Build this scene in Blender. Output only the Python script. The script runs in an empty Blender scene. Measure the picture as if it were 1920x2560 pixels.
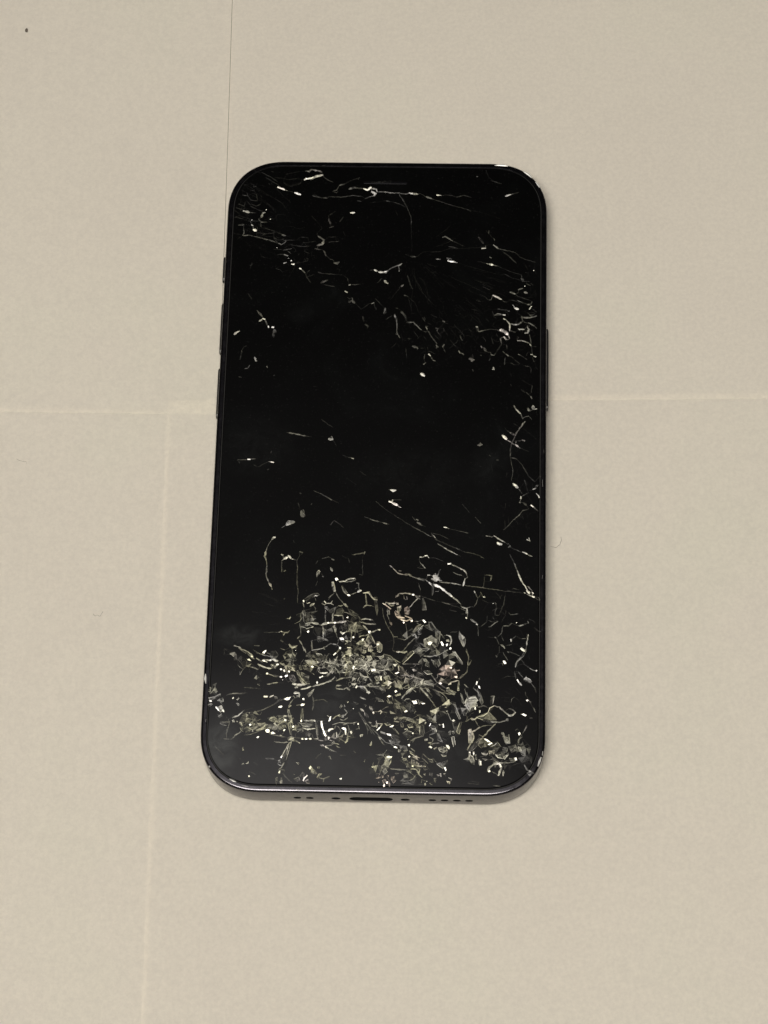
import bpy, bmesh, math, random
from mathutils import Vector, Matrix, noise
random.seed(7)
S = 0.001                                   # data below is in millimetres, the scene in metres
scene = bpy.context.scene
COL = scene.collection

# ------------------------------------------------------------------ camera
cam_d = bpy.data.cameras.new('camera'); cam = bpy.data.objects.new('camera', cam_d); COL.objects.link(cam)
cam.location = (16.716*S, -187.059*S, 470.546*S)
cam.rotation_euler = (math.radians(20.92765), math.radians(1.3939), math.radians(1.43559))
cam_d.sensor_fit = 'VERTICAL'; cam_d.sensor_height = 24; cam_d.lens = 60.574
cam_d.clip_start = 0.01; cam_d.clip_end = 50
scene.camera = cam
scene.render.resolution_x = 768; scene.render.resolution_y = 1024

# ------------------------------------------------------------------ room light (dim room, lit ceiling pool, one warm lamp overhead)
world = bpy.data.worlds.new('World'); scene.world = world; world.use_nodes = True
nt = world.node_tree; nt.nodes.clear()
def N(nt, t, **kw):
    n = nt.nodes.new(t)
    for k, v in kw.items(): setattr(n, k, v)
    return n
tc = N(nt, 'ShaderNodeTexCoord'); out = N(nt, 'ShaderNodeOutputWorld'); bg = N(nt, 'ShaderNodeBackground')
POOL = Vector((-0.08, 0.17, 1.0)).normalized()
dot = N(nt, 'ShaderNodeVectorMath', operation='DOT_PRODUCT'); dot.inputs[1].default_value = POOL
nrm = N(nt, 'ShaderNodeVectorMath', operation='NORMALIZE')
nt.links.new(tc.outputs['Generated'], nrm.inputs[0]); nt.links.new(nrm.outputs[0], dot.inputs[0])
acos = N(nt, 'ShaderNodeMath', operation='ARCCOSINE'); dv = N(nt, 'ShaderNodeMath', operation='DIVIDE', use_clamp=True)
dv.inputs[1].default_value = math.radians(60)
nt.links.new(dot.outputs['Value'], acos.inputs[0]); nt.links.new(acos.outputs[0], dv.inputs[0])
ramp = N(nt, 'ShaderNodeValToRGB'); cr = ramp.color_ramp; cr.interpolation = 'LINEAR'
# degrees away from the lit patch of ceiling : radiance
stops = [(0, 1.6), (4.4, 1.5), (6.4, .85), (8.0, .32), (10.0, .14), (15.0, .05), (20.0, .018), (60.0, .05)]
cr.elements[0].position = 0; cr.elements[1].position = 1
for e_, v_ in ((cr.elements[0], stops[0][1]), (cr.elements[1], stops[-1][1])): e_.color = (v_, v_*.95, v_*.93, 1)
for d_, v_ in stops[1:-1]:
    e_ = cr.elements.new(d_/60); e_.color = (v_, v_*.95, v_*.93, 1)
nt.links.new(dv.outputs[0], ramp.inputs[0])
nt.links.new(ramp.outputs[0], bg.inputs[0])
bg.inputs[1].default_value = 1.0; nt.links.new(bg.outputs[0], out.inputs[0])
KEY = Vector((-0.10, -0.31, 1.15))
ld = bpy.data.lights.new('ceiling_lamp', 'AREA'); ld.shape = 'DISK'; ld.size = 0.58; ld.energy = 26.6; ld.color = (1.0, .94, .84)
key = bpy.data.objects.new('ceiling_lamp', ld); COL.objects.link(key); key.location = KEY
key.rotation_euler = (-KEY).to_track_quat('-Z', 'Y').to_euler()
scene.view_settings.view_transform = 'Standard'; scene.view_settings.look = 'None'
scene.view_settings.exposure = 0; scene.view_settings.gamma = 1
scene.render.engine = 'CYCLES'
scene.cycles.max_bounces = 8; scene.cycles.transparent_max_bounces = 24

# ------------------------------------------------------------------ helpers
def mesh_obj(name, verts, faces, mat, parent=None, smooth=False, vcol=None):
    me = bpy.data.meshes.new(name); me.from_pydata([(v[0]*S, v[1]*S, v[2]*S) for v in verts], [], faces)
    if mat: me.materials.append(mat)
    if vcol is not None:
        at = me.color_attributes.new('frost_glint', 'FLOAT_COLOR', 'CORNER'); k = 0
        for fi, f in enumerate(faces):
            for _ in f: at.data[k].color = vcol[fi]; k += 1
    for p in me.polygons: p.use_smooth = smooth
    o = bpy.data.objects.new(name, me); COL.objects.link(o)
    if parent: o.parent = parent
    return o
def tag(o, label, cat, group=None):
    o['label'] = label; o['category'] = cat
    if group: o['group'] = group
    return o
def mat(name, base, rough=.5, metal=0., spec=.5):
    m = bpy.data.materials.new(name); m.use_nodes = True; b = m.node_tree.nodes['Principled BSDF']
    b.inputs['Base Color'].default_value = (*base, 1); b.inputs['Roughness'].default_value = rough
    b.inputs['Metallic'].default_value = metal; b.inputs['Specular IOR Level'].default_value = spec
    return m, m.node_tree, b
def noise_node(nt, scale, detail=3, rough=.6, dist=0.):
    t = N(nt, 'ShaderNodeTexCoord'); n = N(nt, 'ShaderNodeTexNoise')
    n.inputs['Scale'].default_value = scale; n.inputs['Detail'].default_value = detail; n.inputs['Roughness'].default_value = rough; n.inputs['Distortion'].default_value = dist
    nt.links.new(t.outputs['Object'], n.inputs['Vector']); return n
def ramp_node(nt, src, stops):
    r = N(nt, 'ShaderNodeValToRGB'); e = r.color_ramp.elements
    e[0].position, e[1].position = stops[0][0], stops[-1][0]
    e[0].color, e[1].color = (*stops[0][1], 1), (*stops[-1][1], 1)
    for p, c in stops[1:-1]:
        q = e.new(p); q.color = (*c, 1)
    nt.links.new(src, r.inputs[0]); return r

# ------------------------------------------------------------------ materials
def paper_mat():
    m, nt, b = mat('paper', (.8, .8, .8), .9, 0, .2)
    n1 = noise_node(nt, 22, 4, .55); n2 = noise_node(nt, 260, 3, .6); n3 = noise_node(nt, 1300, 2, .7)
    r1 = ramp_node(nt, n1.outputs[0], [(.3, (.815, .785, .73)), (.5, (.825, .797, .74)), (.7, (.82, .80, .735))])
    r2 = ramp_node(nt, n2.outputs[0], [(.3, (.988, .988, .988)), (.7, (1, 1, 1))])
    r3 = ramp_node(nt, n3.outputs[0], [(.3, (.92, .92, .925)), (.7, (1, 1, 1))])
    mx = N(nt, 'ShaderNodeMix', data_type='RGBA', blend_type='MULTIPLY'); mx.inputs[0].default_value = 1
    nt.links.new(r1.outputs[0], mx.inputs[6]); nt.links.new(r2.outputs[0], mx.inputs[7])
    my = N(nt, 'ShaderNodeMix', data_type='RGBA', blend_type='MULTIPLY'); my.inputs[0].default_value = 1
    nt.links.new(mx.outputs[2], my.inputs[6]); nt.links.new(r3.outputs[0], my.inputs[7])
    bp = N(nt, 'ShaderNodeBump'); bp.inputs['Strength'].default_value = .25; bp.inputs['Distance'].default_value = .0001
    nt.links.new(n3.outputs[0], bp.inputs['Height'])
    d = N(nt, 'ShaderNodeBsdfDiffuse'); t = N(nt, 'ShaderNodeBsdfTranslucent'); ms = N(nt, 'ShaderNodeMixShader'); ms.inputs[0].default_value = .68
    for s in (d, t): nt.links.new(my.outputs[2], s.inputs['Color']); nt.links.new(bp.outputs[0], s.inputs['Normal'])
    nt.links.new(d.outputs[0], ms.inputs[1]); nt.links.new(t.outputs[0], ms.inputs[2])
    nt.links.new(ms.outputs[0], nt.nodes['Material Output'].inputs['Surface']); return m
PAPER = paper_mat()
TABLE, _t, _b = mat('tabletop_wood', (.45, .40, .34), .6)
_n = noise_node(_t, 30, 4); _r = ramp_node(_t, _n.outputs[0], [(.3, (.05, .045, .04)), (.7, (.07, .06, .05))]); _t.links.new(_r.outputs[0], _b.inputs['Base Color'])

def metal_mat():
    m, nt, b = mat('graphite_metal', (.30, .29, .29), .24, 1.)
    n = noise_node(nt, 900, 4); r = ramp_node(nt, n.outputs[0], [(.35, (.17, .17, .17)), (.75, (.24, .24, .24))])
    nt.links.new(r.outputs[0], b.inputs['Roughness'])
    n2 = noise_node(nt, 160, 4, .6); r2 = ramp_node(nt, n2.outputs[0], [(.3, (.044, .043, .049)), (.7, (.059, .057, .065))])
    nt.links.new(r2.outputs[0], b.inputs['Base Color']); return m
METAL = metal_mat()
NICK, _, _ = mat('bare_metal_nick', (.42, .42, .41), .5, .5)
RUBBER, _, _ = mat('black_gasket', (.004, .004, .004), .6, 0, .2)
CAVITY, _, _ = mat('dark_cavity', (.004, .004, .004), .8, 0, .1)
BUTTON, _, _ = mat('dark_button_metal', (.05, .05, .05), .35, 1.)
BACK, _, _ = mat('back_glass', (.01, .01, .011), .1)

def glass_mat():
    m, nt, b = mat('black_screen_glass', (.0015, .0015, .0015), .05, 0, .5)
    n = noise_node(nt, 75, 5, .62, .6); r = ramp_node(nt, n.outputs[0], [(.50, (.0006, .0006, .0006)), (.66, (.0010, .0011, .0011)), (.82, (.003, .0033, .0034))])
    n2 = noise_node(nt, 2400, 2, .8); r2 = ramp_node(nt, n2.outputs[0], [(.62, (0, 0, 0)), (.80, (.005, .005, .005))])
    ad = N(nt, 'ShaderNodeMix', data_type='RGBA', blend_type='ADD'); ad.inputs[0].default_value = 1; ad.clamp_result = False
    # greasy finger smudges that lie on the glass: centre, half axes (mm), strength
    tcs = N(nt, 'ShaderNodeTexCoord'); acc = None
    ns = noise_node(nt, 330, 5, .65, .8); rs = ramp_node(nt, ns.outputs[0], [(.38, (.15, .15, .15)), (.68, (1, 1, 1))])
    for cx, cy, rx, ry, st in ((-28.2, -57.5, 3.6, 6.0, .024), (-25.5, -35.6, 4.8, 2.3, .011), (-24, 3, 9, 7, .0018), (-7, -49, 5, 4.5, .009), (21, -.5, 4.5, 4.5, .0025), (5, -2, 13, 6, .0016), (-17, 32, 3, 3, .0015), (-10, -60, 17, 4.5, .004), (14, -56, 6, 6, .006)):
        mp = N(nt, 'ShaderNodeMapping'); mp.vector_type = 'POINT'
        mp.inputs['Scale'].default_value = (1/(rx*S), 1/(ry*S), 0); mp.inputs['Location'].default_value = (-cx/rx, -cy/ry, 0)
        ln = N(nt, 'ShaderNodeVectorMath', operation='LENGTH'); mr = N(nt, 'ShaderNodeMapRange', interpolation_type='SMOOTHSTEP')
        mr.inputs['From Min'].default_value = .25; mr.inputs['From Max'].default_value = 1.25; mr.inputs['To Min'].default_value = st; mr.inputs['To Max'].default_value = 0
        nt.links.new(tcs.outputs['Object'], mp.inputs[0]); nt.links.new(mp.outputs[0], ln.inputs[0]); nt.links.new(ln.outputs['Value'], mr.inputs[0])
        if acc is None: acc = mr.outputs[0]
        else:
            pl = N(nt, 'ShaderNodeMath', operation='MAXIMUM'); nt.links.new(acc, pl.inputs[0]); nt.links.new(mr.outputs[0], pl.inputs[1]); acc = pl.outputs[0]
    sm = N(nt, 'ShaderNodeMix', data_type='RGBA', blend_type='MULTIPLY'); sm.inputs[0].default_value = 1
    nt.links.new(rs.outputs[0], sm.inputs[6]); nt.links.new(acc, sm.inputs[7])
    sc_ = N(nt, 'ShaderNodeMix', data_type='RGBA', blend_type='MULTIPLY'); sc_.inputs[0].default_value = 1; sc_.inputs[7].default_value = (.92, 1, 1.0, 1)
    nt.links.new(sm.outputs[2], sc_.inputs[6])
    a2 = N(nt, 'ShaderNodeMix', data_type='RGBA', blend_type='ADD'); a2.inputs[0].default_value = 1
    nt.links.new(r.outputs[0], a2.inputs[6]); nt.links.new(sc_.outputs[2], a2.inputs[7])
    nt.links.new(a2.outputs[2], ad.inputs[6]); nt.links.new(r2.outputs[0], ad.inputs[7]); nt.links.new(ad.outputs[2], b.inputs['Base Color'])
    n3 = noise_node(nt, 60, 5, .6, .4); r3 = ramp_node(nt, n3.outputs[0], [(.35, (.02, .02, .02)), (.75, (.07, .07, .07))])
    nt.links.new(r3.outputs[0], b.inputs['Roughness']); return m
GLASS = glass_mat()

def fracture_mat(name, tint):
    """frosty fracture faces: the colour attribute 'frost' holds crushed whiteness plus painted brightness and glints (0 clear .. 1 white)"""
    m, nt, b = mat(name, tint, .22, 0, .5)
    at = N(nt, 'ShaderNodeAttribute'); at.attribute_name = 'frost_glint'
    n = noise_node(nt, 2600, 3, .7); r = ramp_node(nt, n.outputs[0], [(.32, (.45, .45, .45)), (.68, (1.25, 1.25, 1.25))])
    mu = N(nt, 'ShaderNodeMath', operation='MULTIPLY', use_clamp=True)
    nt.links.new(at.outputs['Fac'], mu.inputs[0]); nt.links.new(r.outputs[0], mu.inputs[1])
    tn = noise_node(nt, 130, 3, .6); tr = ramp_node(nt, tn.outputs[0], [(.40, tint), (.52, (tint[0]*.97, tint[1]*.97, tint[2]*.80)), (.66, (tint[0], tint[1]*.94, tint[2]*.93))])
    nt.links.new(tr.outputs[0], b.inputs['Base Color'])
    tp = N(nt, 'ShaderNodeBsdfTransparent'); ms = N(nt, 'ShaderNodeMixShader')
    nt.links.new(mu.outputs[0], ms.inputs[0]); nt.links.new(tp.outputs[0], ms.inputs[1]); nt.links.new(b.outputs[0], ms.inputs[2])
    nt.links.new(ms.outputs[0], nt.nodes['Material Output'].inputs['Surface']); return m
FRAC = fracture_mat('fractured_glass', (.80, .80, .80))
FRAC_Y = fracture_mat('fractured_glass_straw', (.80, .79, .68))
FRAC_P = fracture_mat('fractured_glass_pink', (.85, .73, .67))
LINT, _, _ = mat('lint', (.34, .32, .29), .9)
HAIR, _, _ = mat('hair', (.24, .22, .20), .7)
CRUMB, _, _ = mat('dark_crumb', (.06, .05, .04), .8)

# ------------------------------------------------------------------ tabletop and the four sheets of paper
tt = mesh_obj('tabletop', [(-600, -600, -1), (600, -600, -1), (600, 600, -1), (-600, 600, -1), (-600, -600, -26), (600, -600, -26), (600, 600, -26), (-600, 600, -26)],
              [(0, 1, 2, 3), (4, 7, 6, 5), (0, 4, 5, 1), (1, 5, 6, 2), (2, 6, 7, 3), (3, 7, 4, 0)], TABLE)
tt['kind'] = 'structure'
def sheet(corners, z, label, lift=0.):
    """a sheet of paper 0.1 mm thick with slightly uneven edges and a gentle wave; corners counter-clockwise"""
    n = 48; vs = []; fs = []
    a, b, c, d = [Vector(q) for q in corners]
    for top in (1, 0):
        for j in range(n+1):
            for i in range(n+1):
                u, v = i/n, j/n
                # denser rows near the edges
                u = .5-.5*math.cos(math.pi*u); v = .5-.5*math.cos(math.pi*v)
                p = a*(1-u)*(1-v)+b*u*(1-v)+c*u*v+d*(1-u)*v
                e = .03*noise.noise(Vector((p.x*.03, p.y*.03, z*9)))
                if 0 < i < n: e = 0 if 0 < j < n else e
                zz = z+.05*noise.noise(Vector((p.x*.02, p.y*.02, 3)))+lift*math.exp(-(p-(a*(1-v)+d*v)).length/5)
                vs.append((p.x+e, p.y+e, zz if top else zz-.09))
    m = (n+1)*(n+1)
    for j in range(n):
        for i in range(n):
            k = j*(n+1)+i
            fs.append((k, k+1, k+n+2, k+n+1)); fs.append((m+k, m+k+n+1, m+k+n+2, m+k+1))
    rim = [i for i in range(n+1)]+[(j+1)*(n+1)-1 for j in range(1, n+1)]+[n*(n+1)+i for i in range(n-1, -1, -1)]+[j*(n+1) for j in range(n-1, 0, -1)]
    for q in range(len(rim)):
        i0, i1 = rim[q], rim[(q+1) % len(rim)]; fs.append((i0, m+i0, m+i1, i1))
    o = mesh_obj('paper_sheet', vs, fs, PAPER, smooth=False)
    return tag(o, label, 'paper', 'plain sheets of paper under the phone')
sheet([(-243, -285), (-37.6, -285), (-42.1, 13.6), (-243, 13.6)], -.45, 'plain white sheet in the lower left, its top right corner left of the phone')
sheet([(-243, 12.9), (-32.58, 12.9), (-37.88, 309), (-243, 309)], -.34, 'plain white sheet in the upper left, with one dark crumb near its top')
sheet([(-38.4, -282), (172, -280), (168, 21.4), (-42.75, 15.8)], -.23, 'plain white sheet under the lower half of the phone, reaching the bottom right')
sheet([(-32.5, 15.2), (178, 20.4), (172, 317), (-37.8, 312)], -.12, 'plain white sheet under the top of the phone, with a crisp left edge above it', .13)

# ------------------------------------------------------------------ phone body
W, H = 32.1, 65.75
def outline(inset, n=28, e=11.6, pw=2.3):
    """rounded rectangle with soft continuous corners, moved inwards by inset (counter-clockwise)"""
    pts = []; nor = []
    for k, (sx, sy) in enumerate(((1, 1), (-1, 1), (-1, -1), (1, -1))):
        seg = []
        for i in range(n+1):
            t = i/n*math.pi/2
            c_, s_ = math.cos(t), math.sin(t)
            x = c_**(2/pw); y = s_**(2/pw)
            gx, gy = x**(pw-1), y**(pw-1); l = math.hypot(gx, gy); gx /= l; gy /= l
            seg.append(((W-e+e*x)*sx, (H-e+e*y)*sy, gx*sx, gy*sy))
        if k in (1, 3): seg.reverse()
        pts += seg
    return [(x-gx*inset, y-gy*inset) for x, y, gx, gy in pts]
def sweep(profile, closed=False):
    vs = []; fs = []; n = len(outline(0))
    for ins, z in profile:
        vs += [(x, y, z) for x, y in outline(ins)]
    for r in range(len(profile)-1 + (1 if closed else 0)):
        r2 = (r+1) % len(profile)
        for i in range(n):
            j = (i+1) % n
            fs.append((r*n+i, r2*n+i, r2*n+j, r*n+j))
    return vs, fs
def arc(cx, cz, r, a0, a1, n=7):
    return [(cx-r*math.cos(math.radians(a0+(a1-a0)*i/n)), cz+r*math.sin(math.radians(a0+(a1-a0)*i/n))) for i in range(n+1)]
phone = bpy.data.objects.new('smartphone', None); COL.objects.link(phone); phone.location = (0, 0, 0); phone.empty_display_size = .02
tag(phone, 'black smartphone lying face up with a badly shattered screen', 'smartphone')
prof = [(1.10, 6.2), (1.10, 7.08)]+[(1.02, 7.14), (.50, 7.12)]+arc(.48, 6.64, .48, 80, 0)+arc(.9, 1.0, .9, 0, -85)+[(1.3, .06), (1.3, 1.0)]
vs, fs = sweep(prof, closed=True)
frame = mesh_obj('frame', vs, [tuple(reversed(f)) for f in fs], METAL, phone, smooth=True)
bm = bmesh.new(); bm.from_mesh(frame.data); bmesh.ops.recalc_face_normals(bm, faces=bm.faces); bm.to_mesh(frame.data); bm.free()
# port and speaker holes cut through the lower face of the frame
def capsule(w, h, n=10):
    r = h/2; pts = []
    for s, c in ((1, w/2-r), (-1, -(w/2-r))):
        for i in range(n+1):
            a = math.radians(-90+180*i/n) if s > 0 else math.radians(90+180*i/n)
            pts.append((c+r*math.cos(a), r*math.sin(a)))
    return pts
def prism_y(cx, cz, w, h, y0, y1, caps=True):
    c = capsule(w, h); n = len(c)
    v = [(cx+x, y0, cz+z) for x, z in c]+[(cx+x, y1, cz+z) for x, z in c]
    f = [(i, (i+1) % n, n+(i+1) % n, n+i) for i in range(n)]
    if caps: f += [tuple(range(n-1, -1, -1)), tuple(range(n, 2*n))]
    else: f += [tuple(range(n, 2*n))]
    return v, f
holes = [('speaker_hole', x, 1.45, 1.3) for x in (-13.8, -11.5, 11.28, 13.54, 15.82, 18.11)]+[('screw_hole', -6.62, 1.7, 1.5), ('screw_hole', 6.24, 1.7, 1.5), ('charging_port', -.1, 8.1, 2.5)]
cv = []; cf = []
for nm, x, w, h in holes:
    v, f = prism_y(x, 3.2, w, h, -67, -65.0+.35); k = len(cv); cv += v; cf += [tuple(q+k for q in g) for g in f]
cut = mesh_obj('cutter', cv, cf, None)
bm = bmesh.new(); bm.from_mesh(cut.data); bmesh.ops.recalc_face_normals(bm, faces=bm.faces); bm.to_mesh(cut.data); bm.free()
bo = frame.modifiers.new('holes', 'BOOLEAN'); bo.object = cut; bo.operation = 'DIFFERENCE'; bo.solver = 'EXACT'
bpy.context.view_layer.update()
me = bpy.data.meshes.new_from_object(frame.evaluated_get(bpy.context.evaluated_depsgraph_get())); me.name = 'frame'
frame.modifiers.clear(); frame.data = me; bpy.data.objects.remove(cut)
for p in me.polygons: p.use_smooth = True
try: me.set_sharp_from_angle(angle=math.radians(35))
except Exception: pass
for nm, x, w, h in holes:
    v, f = prism_y(x, 3.2, w-.02, h-.02, -65.73, -64.7, caps=False)
    mesh_obj(nm, v, f, CAVITY, phone)
# back cover, gasket, glass
def slab(inset, z0, z1, bevel=0.):
    o0 = outline(inset); n = len(o0)
    rings = [(inset, z0)]
    rings += [(inset, z1-bevel), (inset+bevel*.3, z1-bevel*.3), (inset+bevel, z1)] if bevel else [(inset, z1)]
    v = []
    for i_, z in rings: v += [(x, y, z) for x, y in outline(i_)]
    f = []
    for r in range(len(rings)-1):
        f += [(r*n+i, r*n+(i+1) % n, (r+1)*n+(i+1) % n, (r+1)*n+i) for i in range(n)]
    f.append(tuple(range((len(rings)-1)*n, len(rings)*n))); f.append(tuple(range(n-1, -1, -1)))
    return v, f
v, f = slab(1.32, .08, 1.2); mesh_obj('back_cover', v, f, BACK, phone)
v, f = slab(1.08, 6.1, 6.9); mesh_obj('gasket', v, f, RUBBER, phone)
v, f = slab(1.30, 6.8, 7.36, .16); glass = mesh_obj('screen_glass', v, f, GLASS, phone)
glass['label'] = 'black front glass, shattered worst across its lower third'
# side buttons
def button(name, side, y0, y1, out_=.48, z=3.9, hh=1.5):
    w = (y1-y0); c = capsule(w, hh, 8); cy_ = (y0+y1)/2; n = len(c)
    rings = [(W-.2, 1.), (W+out_-.12, 1.), (W+out_, .86)]
    v = []
    for x, s in rings: v += [(side*x, cy_+a*(1-(1-s)*.3), z+b*s) for a, b in c]
    f = []
    for r in range(2): f += [(r*n+i, r*n+(i+1) % n, (r+1)*n+(i+1) % n, (r+1)*n+i) for i in range(n)]
    f.append(tuple(range(2*n, 3*n)))
    mesh_obj(name, v, f, BUTTON, phone)
button('mute_switch', -1, 39.75, 45.4, .62)
button('volume_button', -1, 23.9, 35.1, .50)
button('volume_button', -1, 10.1, 20.9, .50)
button('power_button', 1, 12.75, 30.4, .45)
# earpiece slot behind the glass edge
c = capsule(8.9, .5); n = len(c); ec = (-.5, 60.87)
EAR, _, _ = mat('earpiece_mesh', (.002, .002, .0025), .12)
v = [(ec[0]+x, ec[1]+y, 7.364) for x, y in c]+[(ec[0]+x*.985, ec[1]+y*.8, 7.372) for x, y in c]
f = [(i, (i+1) % n, n+(i+1) % n, n+i) for i in range(n)]+[tuple(range(n, 2*n))]
mesh_obj('earpiece_mesh', v, f, EAR, phone)
# bare-metal nicks on the rim
def nick(pts, w, z=7.15, tilt=0.):
    v = []; f = []; P = [Vector((a, b)) for a, b in pts]; m = len(P)
    for i, p in enumerate(P):
        d = (P[min(i+1, m-1)]-P[max(i-1, 0)]).normalized(); q = Vector((-d.y, d.x)); ww = w*(.45 if i in (0, m-1) else 1)
        j = random.uniform(.8, 1.15)
        v += [(*(p-q*ww/2*j), z-.04), (*(p), z+.03), (*(p+q*ww/2), z-.04)]
    for i in range(m-1):
        k = i*3; f += [(k, k+1, k+4, k+3), (k+1, k+2, k+5, k+4)]
    return mesh_obj('frame_nick', v, f, NICK, phone)
nick([(21.5, 65.25), (22.3, 65.3), (23.4, 65.25), (24.2, 65.1)], .42)
nick([(27.4, 63.9), (28.3, 63.3), (29.0, 62.5)], .5)
nick([(29.8, 61.6), (30.3, 60.9), (30.6, 60.3)], .42)
nick([(-31.72, -43.2), (-31.75, -44.1), (-31.55, -45.1)], .5)
nick([(-30.2, -61.0), (-30.0, -61.3)], .5)
nick([(-26.3, -63.4), (-25.7, -63.75), (-25.0, -64.0)], .35)
nick([(30.7, -60.0), (31.0, -59.0), (31.3, -58.2)], .42)
nick([(31.5, -57.9), (31.6, -57.1)], .3)
nick([(-13.9, -65.2), (-13.3, -65.3)], .4)
nick([(-31.2, -52.0), (-31.25, -52.6)], .22)
nick([(-24.0, -64.6), (-23.2, -64.75), (-22.6, -64.8)], .2)
nick([(31.35, -3.0), (31.4, -4.4)], .16)
nick([(31.45, -22.5), (31.4, -23.2)], .14)
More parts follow.
